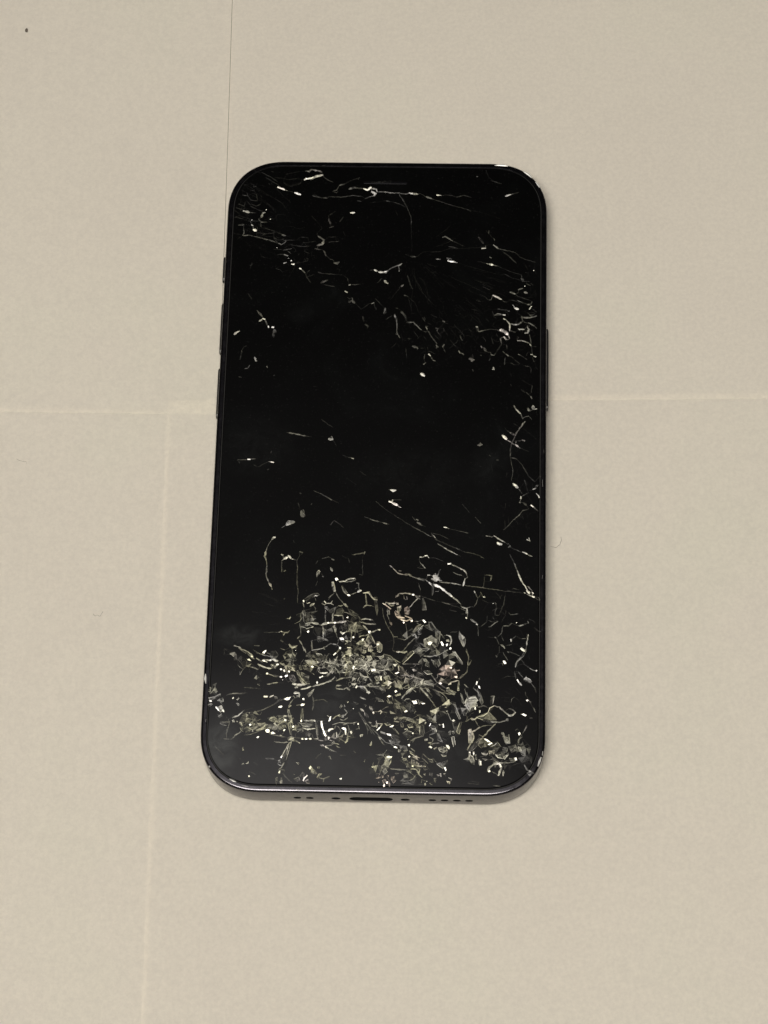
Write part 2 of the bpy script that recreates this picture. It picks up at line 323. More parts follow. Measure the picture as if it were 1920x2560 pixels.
DATA = """
S224 -2787,6056 -2587,5913 -2388,5772
S224 -2560,6300 -2362,6181 -2229,6086
S124 -2653,5937 -2431,5771
S224 -2469,6180 -2183,5991
S856 -2225,5966 -2137,5931 -2072,5900
S324 -2072,5900 -1866,5831
S856 -1877,5845 -1747,5799
S232 -2313,6303 -2368,6326
S240 -2276,6182 -2103,6160
S256 -2100,6064 -1968,5993 -1756,6068
S232 -2017,6137 -1846,6163 -1695,6141
S224 -2064,6257 -1894,6296 -1766,6321
S448 -1680,6335 -1594,6331 -1553,6372 -1423,6350 -1336,6314
S332 -1341,6460 -1276,6473
S748 -1694,6129 -1653,6166 -1546,6179 -1504,6204
S656 -1566,6138 -1482,6204 -1312,6254
S332 -1289,6194 -1179,6123 -1103,6088
S324 -771,6116 -602,6190
S332 -601,6154 -577,6203
S456 -983,6017 -866,6055
S340 -982,6005 -1033,5908 -1107,5883 -1020,5848 -1000,5885
S224 -1295,5737 -1178,5750 -953,5765
S340 -1510,5782 -1338,5741 -1209,5726
S324 -1189,5762 -932,5753 -698,5792 -504,5770
S556 -787,5935 -681,5973 -488,5951
S864 -488,5951 -412,5920 -329,5989
S648 -328,5953 -231,5942 -208,5882
S764 -326,5888 -250,5841 -270,5785
S432 -208,5882 -37,5877 90,5854
S324 -609,5673 -523,5662
S340 -450,5723 -376,5760
S224 -342,6097 -128,6100 64,6138
S856 -739,5401 -644,5410
S240 -946,5191 -875,5311
S364 -1162,5260 -1126,5142
S340 -1155,5058 -1060,5095
S224 -1293,5044 -1375,4948
S448 -1372,4877 -1285,4819 -1242,4784 -1282,4712
S564 -1386,4664 -1281,4689 -1251,4760
S224 -1159,4856 -1010,4858
S440 -1244,4548 -1187,4430
S224 -1155,4738 -943,4764
S340 -1426,4592 -1309,4570
S232 -1665,4731 -1601,4720
S232 -1712,4849 -1562,4827
S224 -2070,4762 -1943,4775 -1794,4777
S332 -2444,5042 -2270,4973 -2032,4881
S456 -2097,4892 -2011,4869
S432 -2870,5036 -2854,4918 -2884,4870 -2777,4871
S432 -2799,4883 -2562,4827 -2304,4759 -2131,4690
S548 -2153,4701 -2099,4678
S324 -2258,4937 -2242,4795 -2153,4701
S332 -2046,4679 -2007,4774
S332 -2050,4797 -2156,4772 -2253,4819
S224 -2584,4838 -2610,4933 -2396,4912 -2226,4938
S448 -2979,5095 -2863,5108
S864 -2677,5003 -2601,4976
S748 -2713,5110 -2680,5086
S564 -2528,5267 -2500,5375 -2447,5387
S440 -2580,5243 -2513,5172 -2406,5173
S332 -2534,5172 -2519,5053
S224 -2792,5192 -2578,5195
S656 -2898,5418 -2757,5384
S324 -3040,5488 -2888,5435
S324 -2757,5384 -2628,5373
S332 -3062,5272 -3009,5285
S224 -3009,5273 -2900,5239
S324 -3001,5572 -2881,5526 -2864,5622
S324 -2924,5777 -2816,5754 -2841,5838
S224 -2816,5754 -2748,5671 -2619,5649 -2646,5792 -2733,5815
S224 -2763,5527 -2611,5457 -2480,5411
S224 -2744,5575 -2635,5529 -2552,5578
S224 -2833,5646 -2743,5551
S124 -2968,5309 -2707,5217
S124 -3103,5451 -2970,5357
S124 -3100,4927 -2906,4881
S124 -2556,5673 -2335,5508 -2244,5390
S124 -2301,5725 -2125,5607 -1989,5417
S124 -2424,5603 -2247,5462
S340 -2062,4549 -1893,4582
S332 -1935,4567 -1883,4591
S548 -2037,4455 -1951,4425
S340 -2174,4441 -2122,4454
S224 -2254,4570 -2084,4560
S864 -2040,4255 -1977,4279
S864 -1880,4245 -1821,4234
S964 -1718,4153 -1675,4137
S548 -1664,4118 -1598,4049
S340 -1574,3979 -1474,3828
S232 -1817,4257 -1565,4308
S340 -1578,4378 -1545,4360
S340 -1111,4361 -1058,4350
S464 -1034,4279 -970,4268 -919,4304
S224 -967,4151 -902,4128
S240 -1345,4076 -1259,4042
S224 -1259,4042 -1047,4033 -835,4012
S348 -1284,3831 -1138,3903
S224 -1209,3797 -996,3753
S340 -749,3943 -725,3850
S656 -723,3791 -681,3804
S332 -660,3804 -481,3818
S656 -793,3662 -739,3628
S448 -641,3513 -629,3455
S456 -712,3407 -650,3455 -585,3397
S332 -736,3523 -693,3489
S224 -542,3363 -455,3272 -311,3389
S556 -259,3390 -207,3414
S224 -206,3391 -161,3252
S448 -12,3185 27,3301
S332 -430,3110 -395,2995
S348 -362,2949 -308,2881
S224 33,3047 155,3141
S756 -226,4137 -162,4103
S656 -140,4091 8,4089 49,4129
S232 -310,4124 -226,4137
S324 -155,3846 -63,3952
S664 -9,3906 35,3848
S132 -2666,4270 -2702,4128
S264 -2705,4187 -2644,4247
S232 -2721,3590 -2631,3451
S432 -2526,3220 -2404,3083
S664 -2403,3048 -2359,3014
S540 -2474,2990 -2402,3032
S332 -2358,2991 -2291,2877
S964 -2290,2865 -2269,2854
S972 -2206,2859 -2168,2851
S232 -3144,5883 -3108,5811
S224 -2962,6126 -2917,6102
S332 -2400,6048 -2387,6012
S124 -2502,4413 -2287,4345
S224 -1918,4681 -1704,4636 -1492,4651
S224 -1411,4758 -1537,4733
S224 -1028,5429 -1175,5332
S124 -2779,6370 -2581,6275
S224 -1315,5713 -1468,5807
S124 -2267,5965 -2087,5751 -1954,5633
S124 -865,4978 -820,4884
S124 -1516,5327 -1316,5092
S124 -351,5629 -32,5680
S224 -188,3507 -59,3370
S424 -72,5884 100,5862 249,5864
S532 249,5856 378,5841 463,5866
S756 431,5866 613,5837
S432 239,5828 339,5661 418,5494
S324 418,5494 486,5305 490,5114
S116 490,5114 512,4759 518,4476
S216 655,5857 785,5774
S556 774,5786 892,5740
S224 892,5740 1214,5624 1642,5498
S116 1642,5498 1962,5418 2304,5291
S340 1600,5509 1685,5462
S872 987,5825 1040,5820
S224 1083,5814 1254,5828 1425,5770
S332 1383,5781 1553,5824 1692,5773
S648 2363,5810 2491,5855
S332 2491,5855 2640,5905
S456 1782,6255 1814,6251
S140 -78,6112 52,6078
S224 1973,6402 2039,6234 2233,6092
S224 2082,6162 2297,6093
S224 3024,5574 3046,5610
S340 -24,5680 62,5658
S224 104,5658 255,5612 363,5542
S124 173,5468 218,5349
S440 1121,4873 1173,4897 1334,4793
S224 1334,4793 1569,4678
S332 1251,4674 1421,4641
S216 387,4486 515,4429 620,4442
S216 620,4442 766,4550 1063,4554 1273,4627 1442,4629
S116 1442,4629 1865,4658 2076,4732
S248 493,4452 599,4430
S348 1841,4894 1949,4742
S756 1903,4635 1992,4648
S440 2149,4863 2170,4816
S764 2140,4721 2182,4686
S556 2182,4686 2246,4628
S324 2246,4639 2416,4594 2585,4550
S224 2585,4550 2712,4434 2987,4343
S116 1988,5038 2074,4944
S348 2052,5039 2042,4968
S232 2310,4593 2501,4431 2608,4315
S340 2459,4454 2586,4338
S648 1002,4388 1097,4385
S548 1213,4419 1319,4397
S848 1231,4356 1394,4323
S116 1394,4323 1829,4187 2294,4053
S548 2068,4449 2111,4426
S856 2064,4296 2144,4274
S532 2144,4274 2229,4251
S216 2229,4251 2504,4126 2715,4059
S216 1827,4352 2059,4296
S224 2357,4077 2547,3986 2715,3942
S324 -27,4093 57,4106
S856 -27,4093 25,4105
S432 56,4129 160,4201 286,4261
S756 255,4226 328,4285
S664 268,4120 279,4111
S656 -22,3894 20,3895
S764 10,3859 64,3837
S332 439,4029 529,3750
S232 529,3750 561,3727
S448 318,3770 370,3817
S216 318,3770 114,3488
S464 385,3585 428,3574
S116 438,3574 599,3425 688,3194
S116 565,4030 677,3752 828,3544 978,3384
S116 610,3937 763,3636
S116 471,3539 540,3239
S116 672,3985 865,3801
S348 3,3301 36,3232
S348 224,3304 266,3293
S356 330,3236 438,3098
S556 207,3142 229,3096
S332 250,3096 254,2911
S332 461,3006 587,3008 673,2894
S364 1152,3039 1204,3017
S348 819,2919 872,2908
S356 2694,3988 2757,3942
S324 2704,4058 2726,3919 2863,3920
S332 2800,3873 2884,3827
S448 2643,3731 2737,3767
S556 2759,3686 2832,3664
S548 2475,3682 2591,3637
S324 2591,3637 2654,3685
S748 2140,3608 2319,3518
S324 2319,3518 2362,3472 2425,3461
S456 2068,3503 2110,3510
S332 2508,3508 2718,3453 2865,3409
S224 2634,3591 2886,3502
S548 2823,3413 2907,3433 2917,3479
S856 2862,3305 2891,3351
S424 2897,3409 2897,3340
S756 2530,3404 2555,3389
S856 2572,3336 2656,3309
S324 2928,3317 3012,3249
S440 2447,3264 2479,3265
S332 2237,3308 2426,3287
S656 2343,3182 2396,3183
S324 2176,3168 2343,3182
S548 2354,3090 2407,3079
S532 2407,3079 2470,2988 2471,2898
S432 2470,2988 2638,2979
S440 2638,2979 2742,3061 2699,3129
S340 2699,3141 2867,3131 3013,3168
S356 2866,3178 2950,3202
S440 2846,3016 2972,2949
S340 2805,2923 2867,2947
S224 1816,3488 1900,3466
S224 1939,3792 2086,3724
S124 1877,3628 2004,3560
S124 1461,3390 1588,3253
S124 1714,3301 1882,3257
S224 919,3174 1046,3107
S224 2133,3260 2176,3122
S224 753,3103 817,3011
S432 -2504,3179 -2415,3075
S872 -2403,3036 -2350,3023
S648 -2474,2971 -2413,3013
S540 -2349,3007 -2304,2915
S872 -2285,2881 -2275,2835
S972 -2217,2854 -2175,2848
S4112 -2162,2802 -2149,2721
S348 -2181,2744 -2166,2629
S224 -2201,2468 -2263,2432
S656 -2955,2676 -2905,2734 -2843,2762
S340 -2734,2426 -2693,2442
S440 -2787,2345 -2798,2230
S224 -2798,2230 -2815,2139
S656 -2529,2200 -2501,2132
S664 -2511,2125 -2476,2120
S548 -2712,1946 -2650,1958
S332 -2650,1958 -2612,2027
S556 -2277,2009 -2261,1975
S340 -2820,1774 -2756,1763
S348 -2143,1806 -2112,1818
S232 -1836,605 -1712,595
S440 -1795,599 -1462,537
S216 -1462,537 -1337,516
S224 -1165,895 -1058,806 -931,719
S672 -1017,483 -924,473
S532 -957,540 -924,473
S216 -923,451 -857,341
S232 -728,143 -624,100
S664 -551,83 -510,75
S424 -2771,12 -2576,26
S856 -2572,31 -2514,31
S540 -2514,36 -2412,44
S340 -2738,-21 -2716,-54
S964 -2117,-16 -2055,-28
S224 -2162,-12 -2283,-80 -2363,-126
S224 -2447,-83 -2384,-115
S340 -2176,-189 -2146,-162
S248 -2128,166 -2110,211
S216 -390,-184 -264,-270
S116 -652,-320 -443,-471
S340 -420,3114 -397,3045
S340 -384,2930 -310,2908 -329,2838
S132 -1978,1051 -1937,1063
S140 -1354,1591 -1260,1581
S340 -4,3166 37,3213
S448 206,3169 230,3054
S556 196,3134 224,3100
S356 373,3194 417,3126 451,3010
S432 240,3054 264,2916 257,2777 323,2652
S348 237,2743 279,2720
S432 483,2988 587,2994 673,2898 747,2830
S224 747,2830 842,2785
S340 794,3108 816,3062
S548 830,2900 862,2843
S332 862,2843 927,2718 1056,2536
S448 1036,2513 1078,2467 1037,2444
S440 1019,2880 1071,2869 1051,2811
S224 1051,2811 1137,2698
S364 1152,3032 1205,3009
S240 1175,2882 1197,2813
S556 1161,2469 1198,2526
S324 1183,2458 1226,2355
S348 480,2643 553,2644
S456 567,2483 661,2450 683,2416
S224 442,2436 468,2208
S232 870,2465 881,2408
S756 893,2316 936,2271
S540 936,2271 979,2192
S556 979,2181 1031,2165
S332 820,2304 808,2201
S456 793,2087 845,2133
S980 745,1897 830,1837
S656 1813,2918 1854,2914
S540 1866,2811 1970,2835
S324 1970,2835 2116,2872 2242,2851
S456 2242,2851 2284,2828
S888 2283,2856 2388,2818 2455,2750
S540 2455,2750 2483,2670
S764 2368,2710 2421,2642
S440 2296,2668 2328,2554
S332 2328,2554 2246,2415 2184,2300
S540 2184,2300 2122,2322 2111,2368
S656 2354,3106 2396,3079
S748 2343,3186 2396,3175
S432 2176,3172 2238,3208 2364,3187
S640 2428,3049 2481,2981 2482,2831
S540 2491,2981 2627,2971 2700,3018
S456 2689,3029 2721,3007
S448 2720,3134 2867,3124 3013,3172
S332 2846,3020 2972,2953 3014,2884
S640 2649,2879 2774,2870
S532 2649,2884 2680,2838
S648 2774,2789 2827,2801 2857,2871 2826,2916
S432 2826,2951 2847,2859
S356 2545,2820 2597,2810
S332 2629,2718 2660,2696
S540 2629,2626 2723,2628 2869,2573
S764 2880,2550 2907,2520
S424 2868,2767 2911,2562
S324 2911,2504 2933,2356
S648 2891,2333 2933,2329
S756 2954,2299 3006,2284
S332 2933,2265 2965,2174
S648 2652,2334 2683,2319
S556 2413,2338 2465,2293
S348 2422,2532 2433,2441
S432 2350,2394 2413,2326
S332 2403,2258 2384,2098
S756 1486,2393 1507,2341
S456 1560,2337 1591,2303
S340 1502,2726 1556,2612
S496 1717,2248 1770,2169
S564 1686,2225 1780,2203 1728,2168
S324 1758,2317 1769,2249
S348 1762,1998 1777,1953
S564 1922,2502 1943,2457
S464 1974,2469 2017,2389
S448 1914,2308 1935,2292
S340 2082,2185 2102,2231
S664 2146,2004 2177,1993 2166,2049
S224 2498,2145 2602,2101
S232 2510,1918 2521,1850
S232 2511,1691 2522,1646
S324 2813,1526 2896,1437 2937,1382
S464 2906,1437 2927,1381
S324 2926,1675 2916,1516
S672 2948,1247 2955,1157
S656 2845,1189 2877,1122
S648 2979,1169 3025,1176
S224 3021,1057 3042,1046
S540 2577,1241 2608,1174
S640 2608,1174 2712,1064
S432 2712,1064 2754,952
S432 2754,975 2805,1009 2867,1021
S324 2867,1021 2929,944
S540 2795,908 2673,728 2602,593
S432 2602,593 2552,459 2512,325 2513,170
S324 2513,148 2545,-7 2566,-139 2537,-337
S432 2533,137 2636,116 2739,-4
S332 2739,-4 2863,-222 2986,-352
S972 2349,611 2448,519
S648 2479,491 2521,469
S548 2499,669 2592,615
S540 2531,458 2614,404
S756 2613,415 2671,367
S216 2671,367 2881,264
S564 2736,517 2798,496
S224 2572,481 2736,506
S224 2755,762 2900,642 3023,532
S224 2405,768 2447,702
S224 2569,860 2652,805
S464 1875,393 1957,405 1925,438
S364 2103,186 2144,164
S456 2247,88 2288,89
S764 2568,-392 2660,-456
S240 2782,-312 2844,-420
S340 3007,-440 3058,-417
S340 3088,-230 3108,-252
S224 3027,-308 3047,-285
S324 3157,335 3164,246
S140 1921,-38 1962,-60
S116 2146,9 2168,-145
S216 1305,2631 1433,2472
S216 1383,2954 1553,2772 1596,2681
S216 1763,2683 1848,2547
S216 1951,2709 2015,2595
S224 2118,2688 2161,2551
S216 990,2742 1096,2628
S216 591,2805 699,2646
S224 2218,3104 2134,3172
S224 2009,3101 2073,3033
S224 2517,2282 2685,2125
S224 2767,2263 2830,2218
S224 2996,2061 3038,2016
S124 2728,1785 2832,1719
S224 2709,1581 2792,1515
S324 -1268,-602 -1144,-655
S432 -1144,-655 -998,-740 -894,-793
S216 -894,-793 -769,-857
S356 -1533,-650 -1501,-671
S456 -1309,-898 -1290,-865
S332 -1556,-858 -1522,-956
S496 -1489,-1021 -1463,-1152
S648 -1425,-1075 -1413,-1129
S548 -1449,-999 -1426,-1064
S772 -1773,-1320 -1693,-1275 -1602,-1252
S432 -1852,-1375 -1773,-1320
S540 -1736,-1232 -1654,-1231
S332 -918,-1306 -889,-1251 -850,-1207
S324 -850,-1207 -756,-1271 -662,-1356
S324 -272,-1122 -128,-1185
S532 -128,-1185 -48,-1212
S972 -2008,-1569 -1963,-1572
S424 -2036,-1628 -2102,-1748 -2134,-1856
S648 -2134,-1856 -2150,-1964 -2120,-2050
S432 -2120,-2050 -2106,-2136
S440 -2106,-2136 -2108,-2350 -2051,-2499
S648 -2051,-2499 -2003,-2573
S532 -2003,-2573 -1985,-2637
S672 -1841,-1916 -1800,-1937
S864 -1787,-2012 -1718,-1968
S856 -1709,-1935 -1650,-1995
S324 -1646,-1999 -1543,-2030
S332 -1826,-2045 -1817,-2281
S456 -1777,-2259 -1742,-2241
S464 -1493,-1856 -1427,-1877
S324 -1486,-1932 -1532,-2040 -1514,-2255
S440 -1524,-2255 -1517,-2469 -1490,-2639
S324 -1490,-2639 -1495,-2895
S332 -1619,-1632 -1597,-1675
S348 -1755,-2825 -1736,-2803
S756 -1640,-3215 -1611,-3172
S332 -1700,-3216 -1680,-3205
S756 -1787,-3460 -1760,-3470
S540 -1737,-3544 -1709,-3491 -1649,-3490 -1621,-3447
S224 -2111,-3487 -1830,-3482
S356 -1784,-3639 -1732,-3670
S324 -1058,-1989 -938,-1955 -855,-1997
S572 -875,-1997 -824,-2018
S224 -1176,-2099 -1138,-2034
S224 -493,-1905 -393,-1882
S432 -473,-1905 -252,-1858
S456 -261,-1890 -242,-1836
S224 -552,-1981 -529,-2067
S216 -289,-1977 -269,-2320
S232 -675,-1929 -634,-1950
S216 -1160,-2548 -1124,-2441
S232 -340,-2300 -279,-2309
P5 -1150,-2270 -1111,-2227 -1079,-2258 -1146,-2377
S556 -890,-2169 -847,-2244
S456 -1036,-2343 -1015,-2364
S764 -2661,-3759 -2620,-3763
S672 -2569,-3779 -2528,-3809
S532 -2527,-3820 -2395,-3881 -2291,-3952
S972 -2114,-3897 -2065,-3858
S440 -2280,-3753 -2179,-3761
S864 211,-561 263,-578 324,-566
S432 181,-557 334,-577
S872 186,-798 248,-819
S964 248,-830 362,-878
S324 267,-764 431,-768
S216 372,-883 434,-925
S316 -58,-802 88,-931 357,-1123
S424 357,-1123 625,-1292 851,-1419 1015,-1514
S424 1014,-1438 1076,-1524 1138,-1577
S648 1055,-1481 1097,-1534
S432 1097,-1566 1383,-1691 1648,-1806
S324 1648,-1806 1911,-1866 2033,-1939
S532 1140,-1652 1303,-1757 1528,-1872
S216 1528,-1872 1589,-1903
S316 1034,-1438 1177,-1468 1361,-1562
S540 -48,-1205 14,-1220
S532 75,-1236 208,-1273
S548 724,-1160 765,-1182
S556 736,-1225 787,-1246 818,-1268
S324 642,-1107 704,-1183
S324 767,-1268 910,-1310
S756 1251,-1311 1312,-1321
S324 1541,-1386 1724,-1427
S216 1357,-1346 1541,-1386
S216 1594,-831 1749,-1014
S340 1851,-1099 1893,-1142
S324 1893,-1142 1965,-1228
S556 2059,-1475 2099,-1486
S540 2109,-1485 2180,-1502
S640 2211,-1473 2292,-1526 2394,-1589
S764 2283,-1634 2374,-1643
S872 2273,-1612 2313,-1623
S548 2384,-1578 2434,-1610
S448 2475,-1641 2495,-1630
S540 2486,-1706 2526,-1673
S224 2536,-1705 2739,-1799
S748 2759,-1794 2860,-1840
S424 2860,-1840 2951,-1881
S664 2838,-1539 2899,-1559 2879,-1505
S556 2567,-389 2608,-454
S864 2608,-432 2670,-486
S432 2670,-486 2752,-605
S432 2752,-649 2874,-581
S764 2728,-660 2722,-715
S656 2696,-792 2708,-776
S324 2791,-319 2854,-560
S640 2945,-514 3016,-480
S464 3016,-426 3047,-447
S640 3017,-590 3058,-644
S856 3062,-633 3078,-687
S864 2916,-832 2967,-875
S540 2977,-875 3059,-960
S380 2773,-790 2835,-844
S432 2754,-954 2876,-909
S424 2774,-932 2674,-1064 2573,-1153
S324 2573,-1153 2472,-1285 2392,-1351
S448 2573,-1142 2613,-1131
S224 2755,-1063 2775,-1128
S224 2654,-1195 2675,-1238
S532 813,-2034 916,-2155
S864 901,-1904 952,-1897
S656 805,-1927 861,-1932
S316 983,-1946 1104,-1944 1267,-2016
S872 1339,-2058 1399,-2057
S532 1399,-2035 1430,-2078 1572,-2140
S640 1572,-2140 1674,-2202 1705,-2266
S432 1705,-2266 1726,-2319
S640 1676,-2352 1638,-2502
S424 1442,-2223 1513,-2259 1614,-2289
S324 765,-2142 805,-2152
S540 239,-2108 290,-2150
S548 413,-2212 463,-2218
S532 300,-2161 404,-2266 505,-2286
S648 505,-2286 606,-2284 668,-2326
S432 668,-2326 789,-2367 891,-2408
S556 769,-2367 931,-2386
S656 959,-2289 1010,-2293
S880 992,-2438 1033,-2480
S696 1070,-2298 1193,-2381
S696 1082,-2405 1172,-2339
S548 1031,-2363 1233,-2402
S432 1170,-2211 1209,-2167
S540 1110,-2254 1131,-2318 1170,-2254
S432 1193,-2424 1395,-2442
S532 1395,-2442 1597,-2481
S324 1597,-2481 2000,-2528 2402,-2585
S324 2402,-2585 2603,-2603 2804,-2632
S864 1084,-2479 1195,-2531 1297,-2604
S748 1297,-2604 1440,-2718
S540 1440,-2718 1603,-2864
P3 1054,-2512 1090,-2490 1067,-2682 1054,-2703
S440 1116,-2617 1177,-2616
S324 791,-2452 834,-2601
S432 2599,-2016 2661,-2165
S640 2661,-2165 2742,-2377 2864,-2567
S224 2517,-1845 2599,-2016
S540 2864,-2482 2944,-2566
S872 2945,-2608 2975,-2629
S764 2844,-2567 2905,-2630
S964 2945,-2683 2995,-2703
S748 2794,-2611 2824,-2627
S532 2844,-2642 2945,-2693
S540 3085,-2723 3096,-2765
S324 2583,-2529 2703,-2559
S440 2077,-2271 2178,-2290 2159,-2387
S216 2037,-2261 2077,-2271
S324 2047,-2282 2030,-2517
S448 2000,-2517 2040,-2527
S656 1850,-2594 1871,-2637
S440 1971,-2614 2001,-2666
S324 1971,-2667 1922,-2731 1870,-2626
S324 1922,-2731 1893,-2838 1844,-2924
S656 2022,-2709 2062,-2718
S340 1241,-2828 1402,-2878
S224 1402,-2878 1664,-2969
S224 857,-2717 1120,-2809
P3 889,-2834 923,-2833 953,-2992 872,-2993
S348 2244,-2822 2274,-2853
S324 2275,-2916 2246,-3065 2326,-3074
S224 2443,-2680 2405,-2872 2336,-3042
S440 1603,-2906 1724,-2957
S532 1724,-2926 1730,-3116
S756 1702,-3127 1723,-3137
S440 1734,-2936 1784,-2914
S324 1604,-2959 1705,-2989
S548 1787,-3157 1908,-3240
S764 1898,-3250 1928,-3271
S324 1929,-3281 1941,-3491
S324 1989,-3301 2088,-3215 2106,-3088
S348 2129,-3310 2189,-3298
S424 2169,-3298 2308,-3191
S324 2506,-3018 2547,-3060 2686,-3041
S540 2408,-3284 2508,-3282 2568,-3228
S548 2698,-3279 2788,-3256
S448 2867,-3181 2887,-3223
S324 2788,-3267 2868,-3223
S224 2988,-3305 3068,-3378
S332 3068,-3378 3118,-3383
S324 2398,-3294 2380,-3421 2310,-3496
S456 2251,-3507 2271,-3528
S324 2281,-3528 2332,-3653
S540 2372,-3673 2432,-3703
S556 2422,-3693 2442,-3734
S324 2471,-3671 2571,-3648
S756 2550,-3544 2561,-3596
S424 2570,-3544 2649,-3479
S424 2750,-3534 2829,-3529
S640 2879,-3444 2850,-3665
S524 2850,-3665 2840,-3749
S880 2741,-3719 2821,-3780
S324 1715,-3747 1756,-3872
P4 1570,-3414 1611,-3455 1702,-3559 1684,-3706 1613,-3623
S224 2314,-3841 2294,-3881
S232 1686,-3064 1605,-3065
S224 2207,-3108 2248,-3192
S224 2003,-2773 2124,-2834
S232 1281,-2848 1522,-2865
S224 1384,-2984 1524,-3014
P9 -793,-2383 -759,-2375 -724,-2411 -771,-2444 -799,-2412
S640 -715,-2454 -606,-2438 -538,-2393 -415,-2377
S532 -605,-2460 -482,-2443 -400,-2406
S548 -385,-2471 -343,-2477 -342,-2536
P4 -658,-2526 -601,-2598 -543,-2684 -585,-2685 -641,-2628
S540 -665,-2541 -627,-2642 -570,-2699
P9 -570,-2707 -501,-2713 -487,-2741 -542,-2739
S640 -461,-2697 -393,-2667
S756 -366,-2655 -291,-2615
S432 -341,-2550 -326,-2608
S332 -409,-2595 -382,-2580
P5 -859,-2479 -818,-2471 -802,-2529 -778,-2645 -812,-2660 -850,-2559
S424 -778,-2659 -705,-2789 -619,-2889
S640 -255,-2672 -145,-2670
S540 -145,-2670 -88,-2749 -18,-2806
S532 -207,-2693 -180,-2896
S532 -247,-2969 -180,-2910 -84,-2923
P8 -1397,-2836 -1365,-2836 -1358,-2879 -1388,-2880
S540 -1388,-2887 -1364,-2973
P3 -1370,-2821 -1297,-2755 -1189,-2702 -1120,-2694 -1078,-2722 -1186,-2768 -1253,-2827 -1321,-2857
S756 -1167,-2738 -1118,-2745
S632 -1319,-2900 -1251,-2877
P7 -1255,-2957 -1229,-2913 -1161,-2890 -1181,-2927
S432 -1158,-2796 -1143,-2839
S424 -1180,-2956 -1145,-2984 -1149,-3042
S432 -1417,-3220 -1421,-3104 -1382,-3046
S424 -1368,-3075 -1361,-3262
P4 -1395,-3075 -1369,-3031 -1327,-3074 -1338,-3146 -1372,-3132
P3 -1324,-3132 -1269,-3160 -1245,-3246 -1306,-3276 -1349,-3219
S556 -1331,-3319 -1223,-3281
S656 -1237,-3282 -1079,-3300
P5 -1344,-3348 -1332,-3305 -1251,-3275 -1242,-3332 -1303,-3355
S640 -1315,-3405 -1247,-3382
S748 -1213,-3375 -1173,-3360
S532 -1412,-3364 -1315,-3384
P8 -1299,-3462 -1259,-3433 -1244,-3469 -1277,-3491
S424 -1435,-3292 -1409,-3450 -1406,-3522
S540 -1472,-3602 -1419,-3551
S848 -985,-2844 -949,-2887
S632 -949,-2894 -867,-2885 -827,-2834
S540 -867,-2885 -804,-2921
S532 -1031,-2895 -975,-2923
P5 -974,-2952 -919,-2966 -876,-3023 -903,-3038 -973,-2981
S532 -958,-3024 -950,-3269
S664 -1037,-3329 -976,-3299 -895,-3276
P8 -909,-3269 -882,-3268 -881,-3297 -915,-3295
S656 -895,-3283 -758,-3273
P8 -799,-3267 -752,-3259 -744,-3288 -785,-3295
S548 -758,-3273 -554,-3241
S540 -995,-3342 -974,-3572
S556 -777,-3324 -752,-3467
S424 -752,-3467 -707,-3581
P4 -902,-3052 -822,-2993 -754,-2978 -792,-3065 -814,-3238 -837,-3152
P4 -752,-3021 -644,-2976 -609,-3019 -603,-3206 -640,-3120 -776,-3137
S540 -790,-3123 -626,-3134
S540 -819,-3094 -814,-3253
S540 -626,-3134 -609,-3235
P8 -563,-3169 -516,-3147 -528,-3190
S540 -714,-2934 -632,-2925
S548 -619,-2889 -535,-2959
P4 -534,-3003 -451,-3030 -325,-3129 -351,-3159 -476,-3103
S532 -600,-3062 -476,-3103 -350,-3187
S424 -911,-2777 -804,-2689
S324 -910,-2821 -845,-2718
S640 -268,-3200 -186,-3185 -49,-3211
S540 -308,-3244 -170,-3285 7,-3289
S540 -237,-3315 -139,-3414
P8 -139,-3428 -91,-3427 -103,-3478 -131,-3464
S532 -84,-3442 10,-3419
S440 -343,-3439 -248,-3416
S532 -299,-3531 -177,-3515 -96,-3471
S432 -96,-3485 5,-3698
S432 -123,-3500 -186,-3673
P4 -162,-3572 -81,-3528 -51,-3627 -117,-3700
P8 -257,-3595 -223,-3587 -222,-3623 -249,-3631
P9 -429,-3548 -397,-3540 -394,-3576 -424,-3579
S664 -401,-3318 -369,-3260
P5 -402,-3275 -362,-3260 -365,-3375 -398,-3418 -427,-3376
S532 -482,-3348 -374,-3317
S532 -469,-3348 -494,-3406 -384,-3432 -395,-3547
P3 -660,-3337 -580,-3292 -523,-3349 -535,-3421 -617,-3422
S748 -664,-3452 -615,-3494 -575,-3464
S532 -575,-3464 -480,-3434
S432 -453,-3405 -447,-3634
P5 -1095,-3617 -1049,-3587 -939,-3593 -897,-3620 -993,-3622
S540 -1089,-3602 -994,-3586 -883,-3642
S448 -1210,-3647 -1177,-3632
P9 -687,-3581 -599,-3572 -577,-3615 -652,-3623
S540 -1196,-3661 -1177,-3833
S532 -1190,-3833 -1082,-3810 -961,-3772
P7 -968,-3758 -940,-3764 -939,-3807 -966,-3800
S632 -947,-3764 -840,-3691 -703,-3717
S540 -1429,-3637 -1372,-3722
S540 -1371,-3736 -1298,-3878
S548 -1624,-3712 -1560,-3782 -1466,-3738
S440 -1560,-3782 -1543,-3882 -1486,-3952
P4 -1610,-3912 -1515,-3910 -1498,-3981 -1552,-4010
P4 -1343,-3764 -1300,-3806 -1297,-3892 -1340,-3850
P4 -1283,-3906 -1203,-3862 -1226,-3976 -1295,-3963
P5 -1106,-3889 -1011,-3901 -982,-3929 -1078,-3931
P3 -1176,-3861 -1108,-3846 -1009,-3958 -872,-3970 -951,-4043 -1144,-3989
P8 -792,-3912 -739,-3868 -712,-3882 -778,-3933
S540 -739,-3882 -660,-3781
P8 -675,-3753 -634,-3759 -639,-3809 -680,-3796
S748 -524,-3764 -456,-3763
P6 -399,-3862 -316,-3889 -302,-3932 -384,-3919
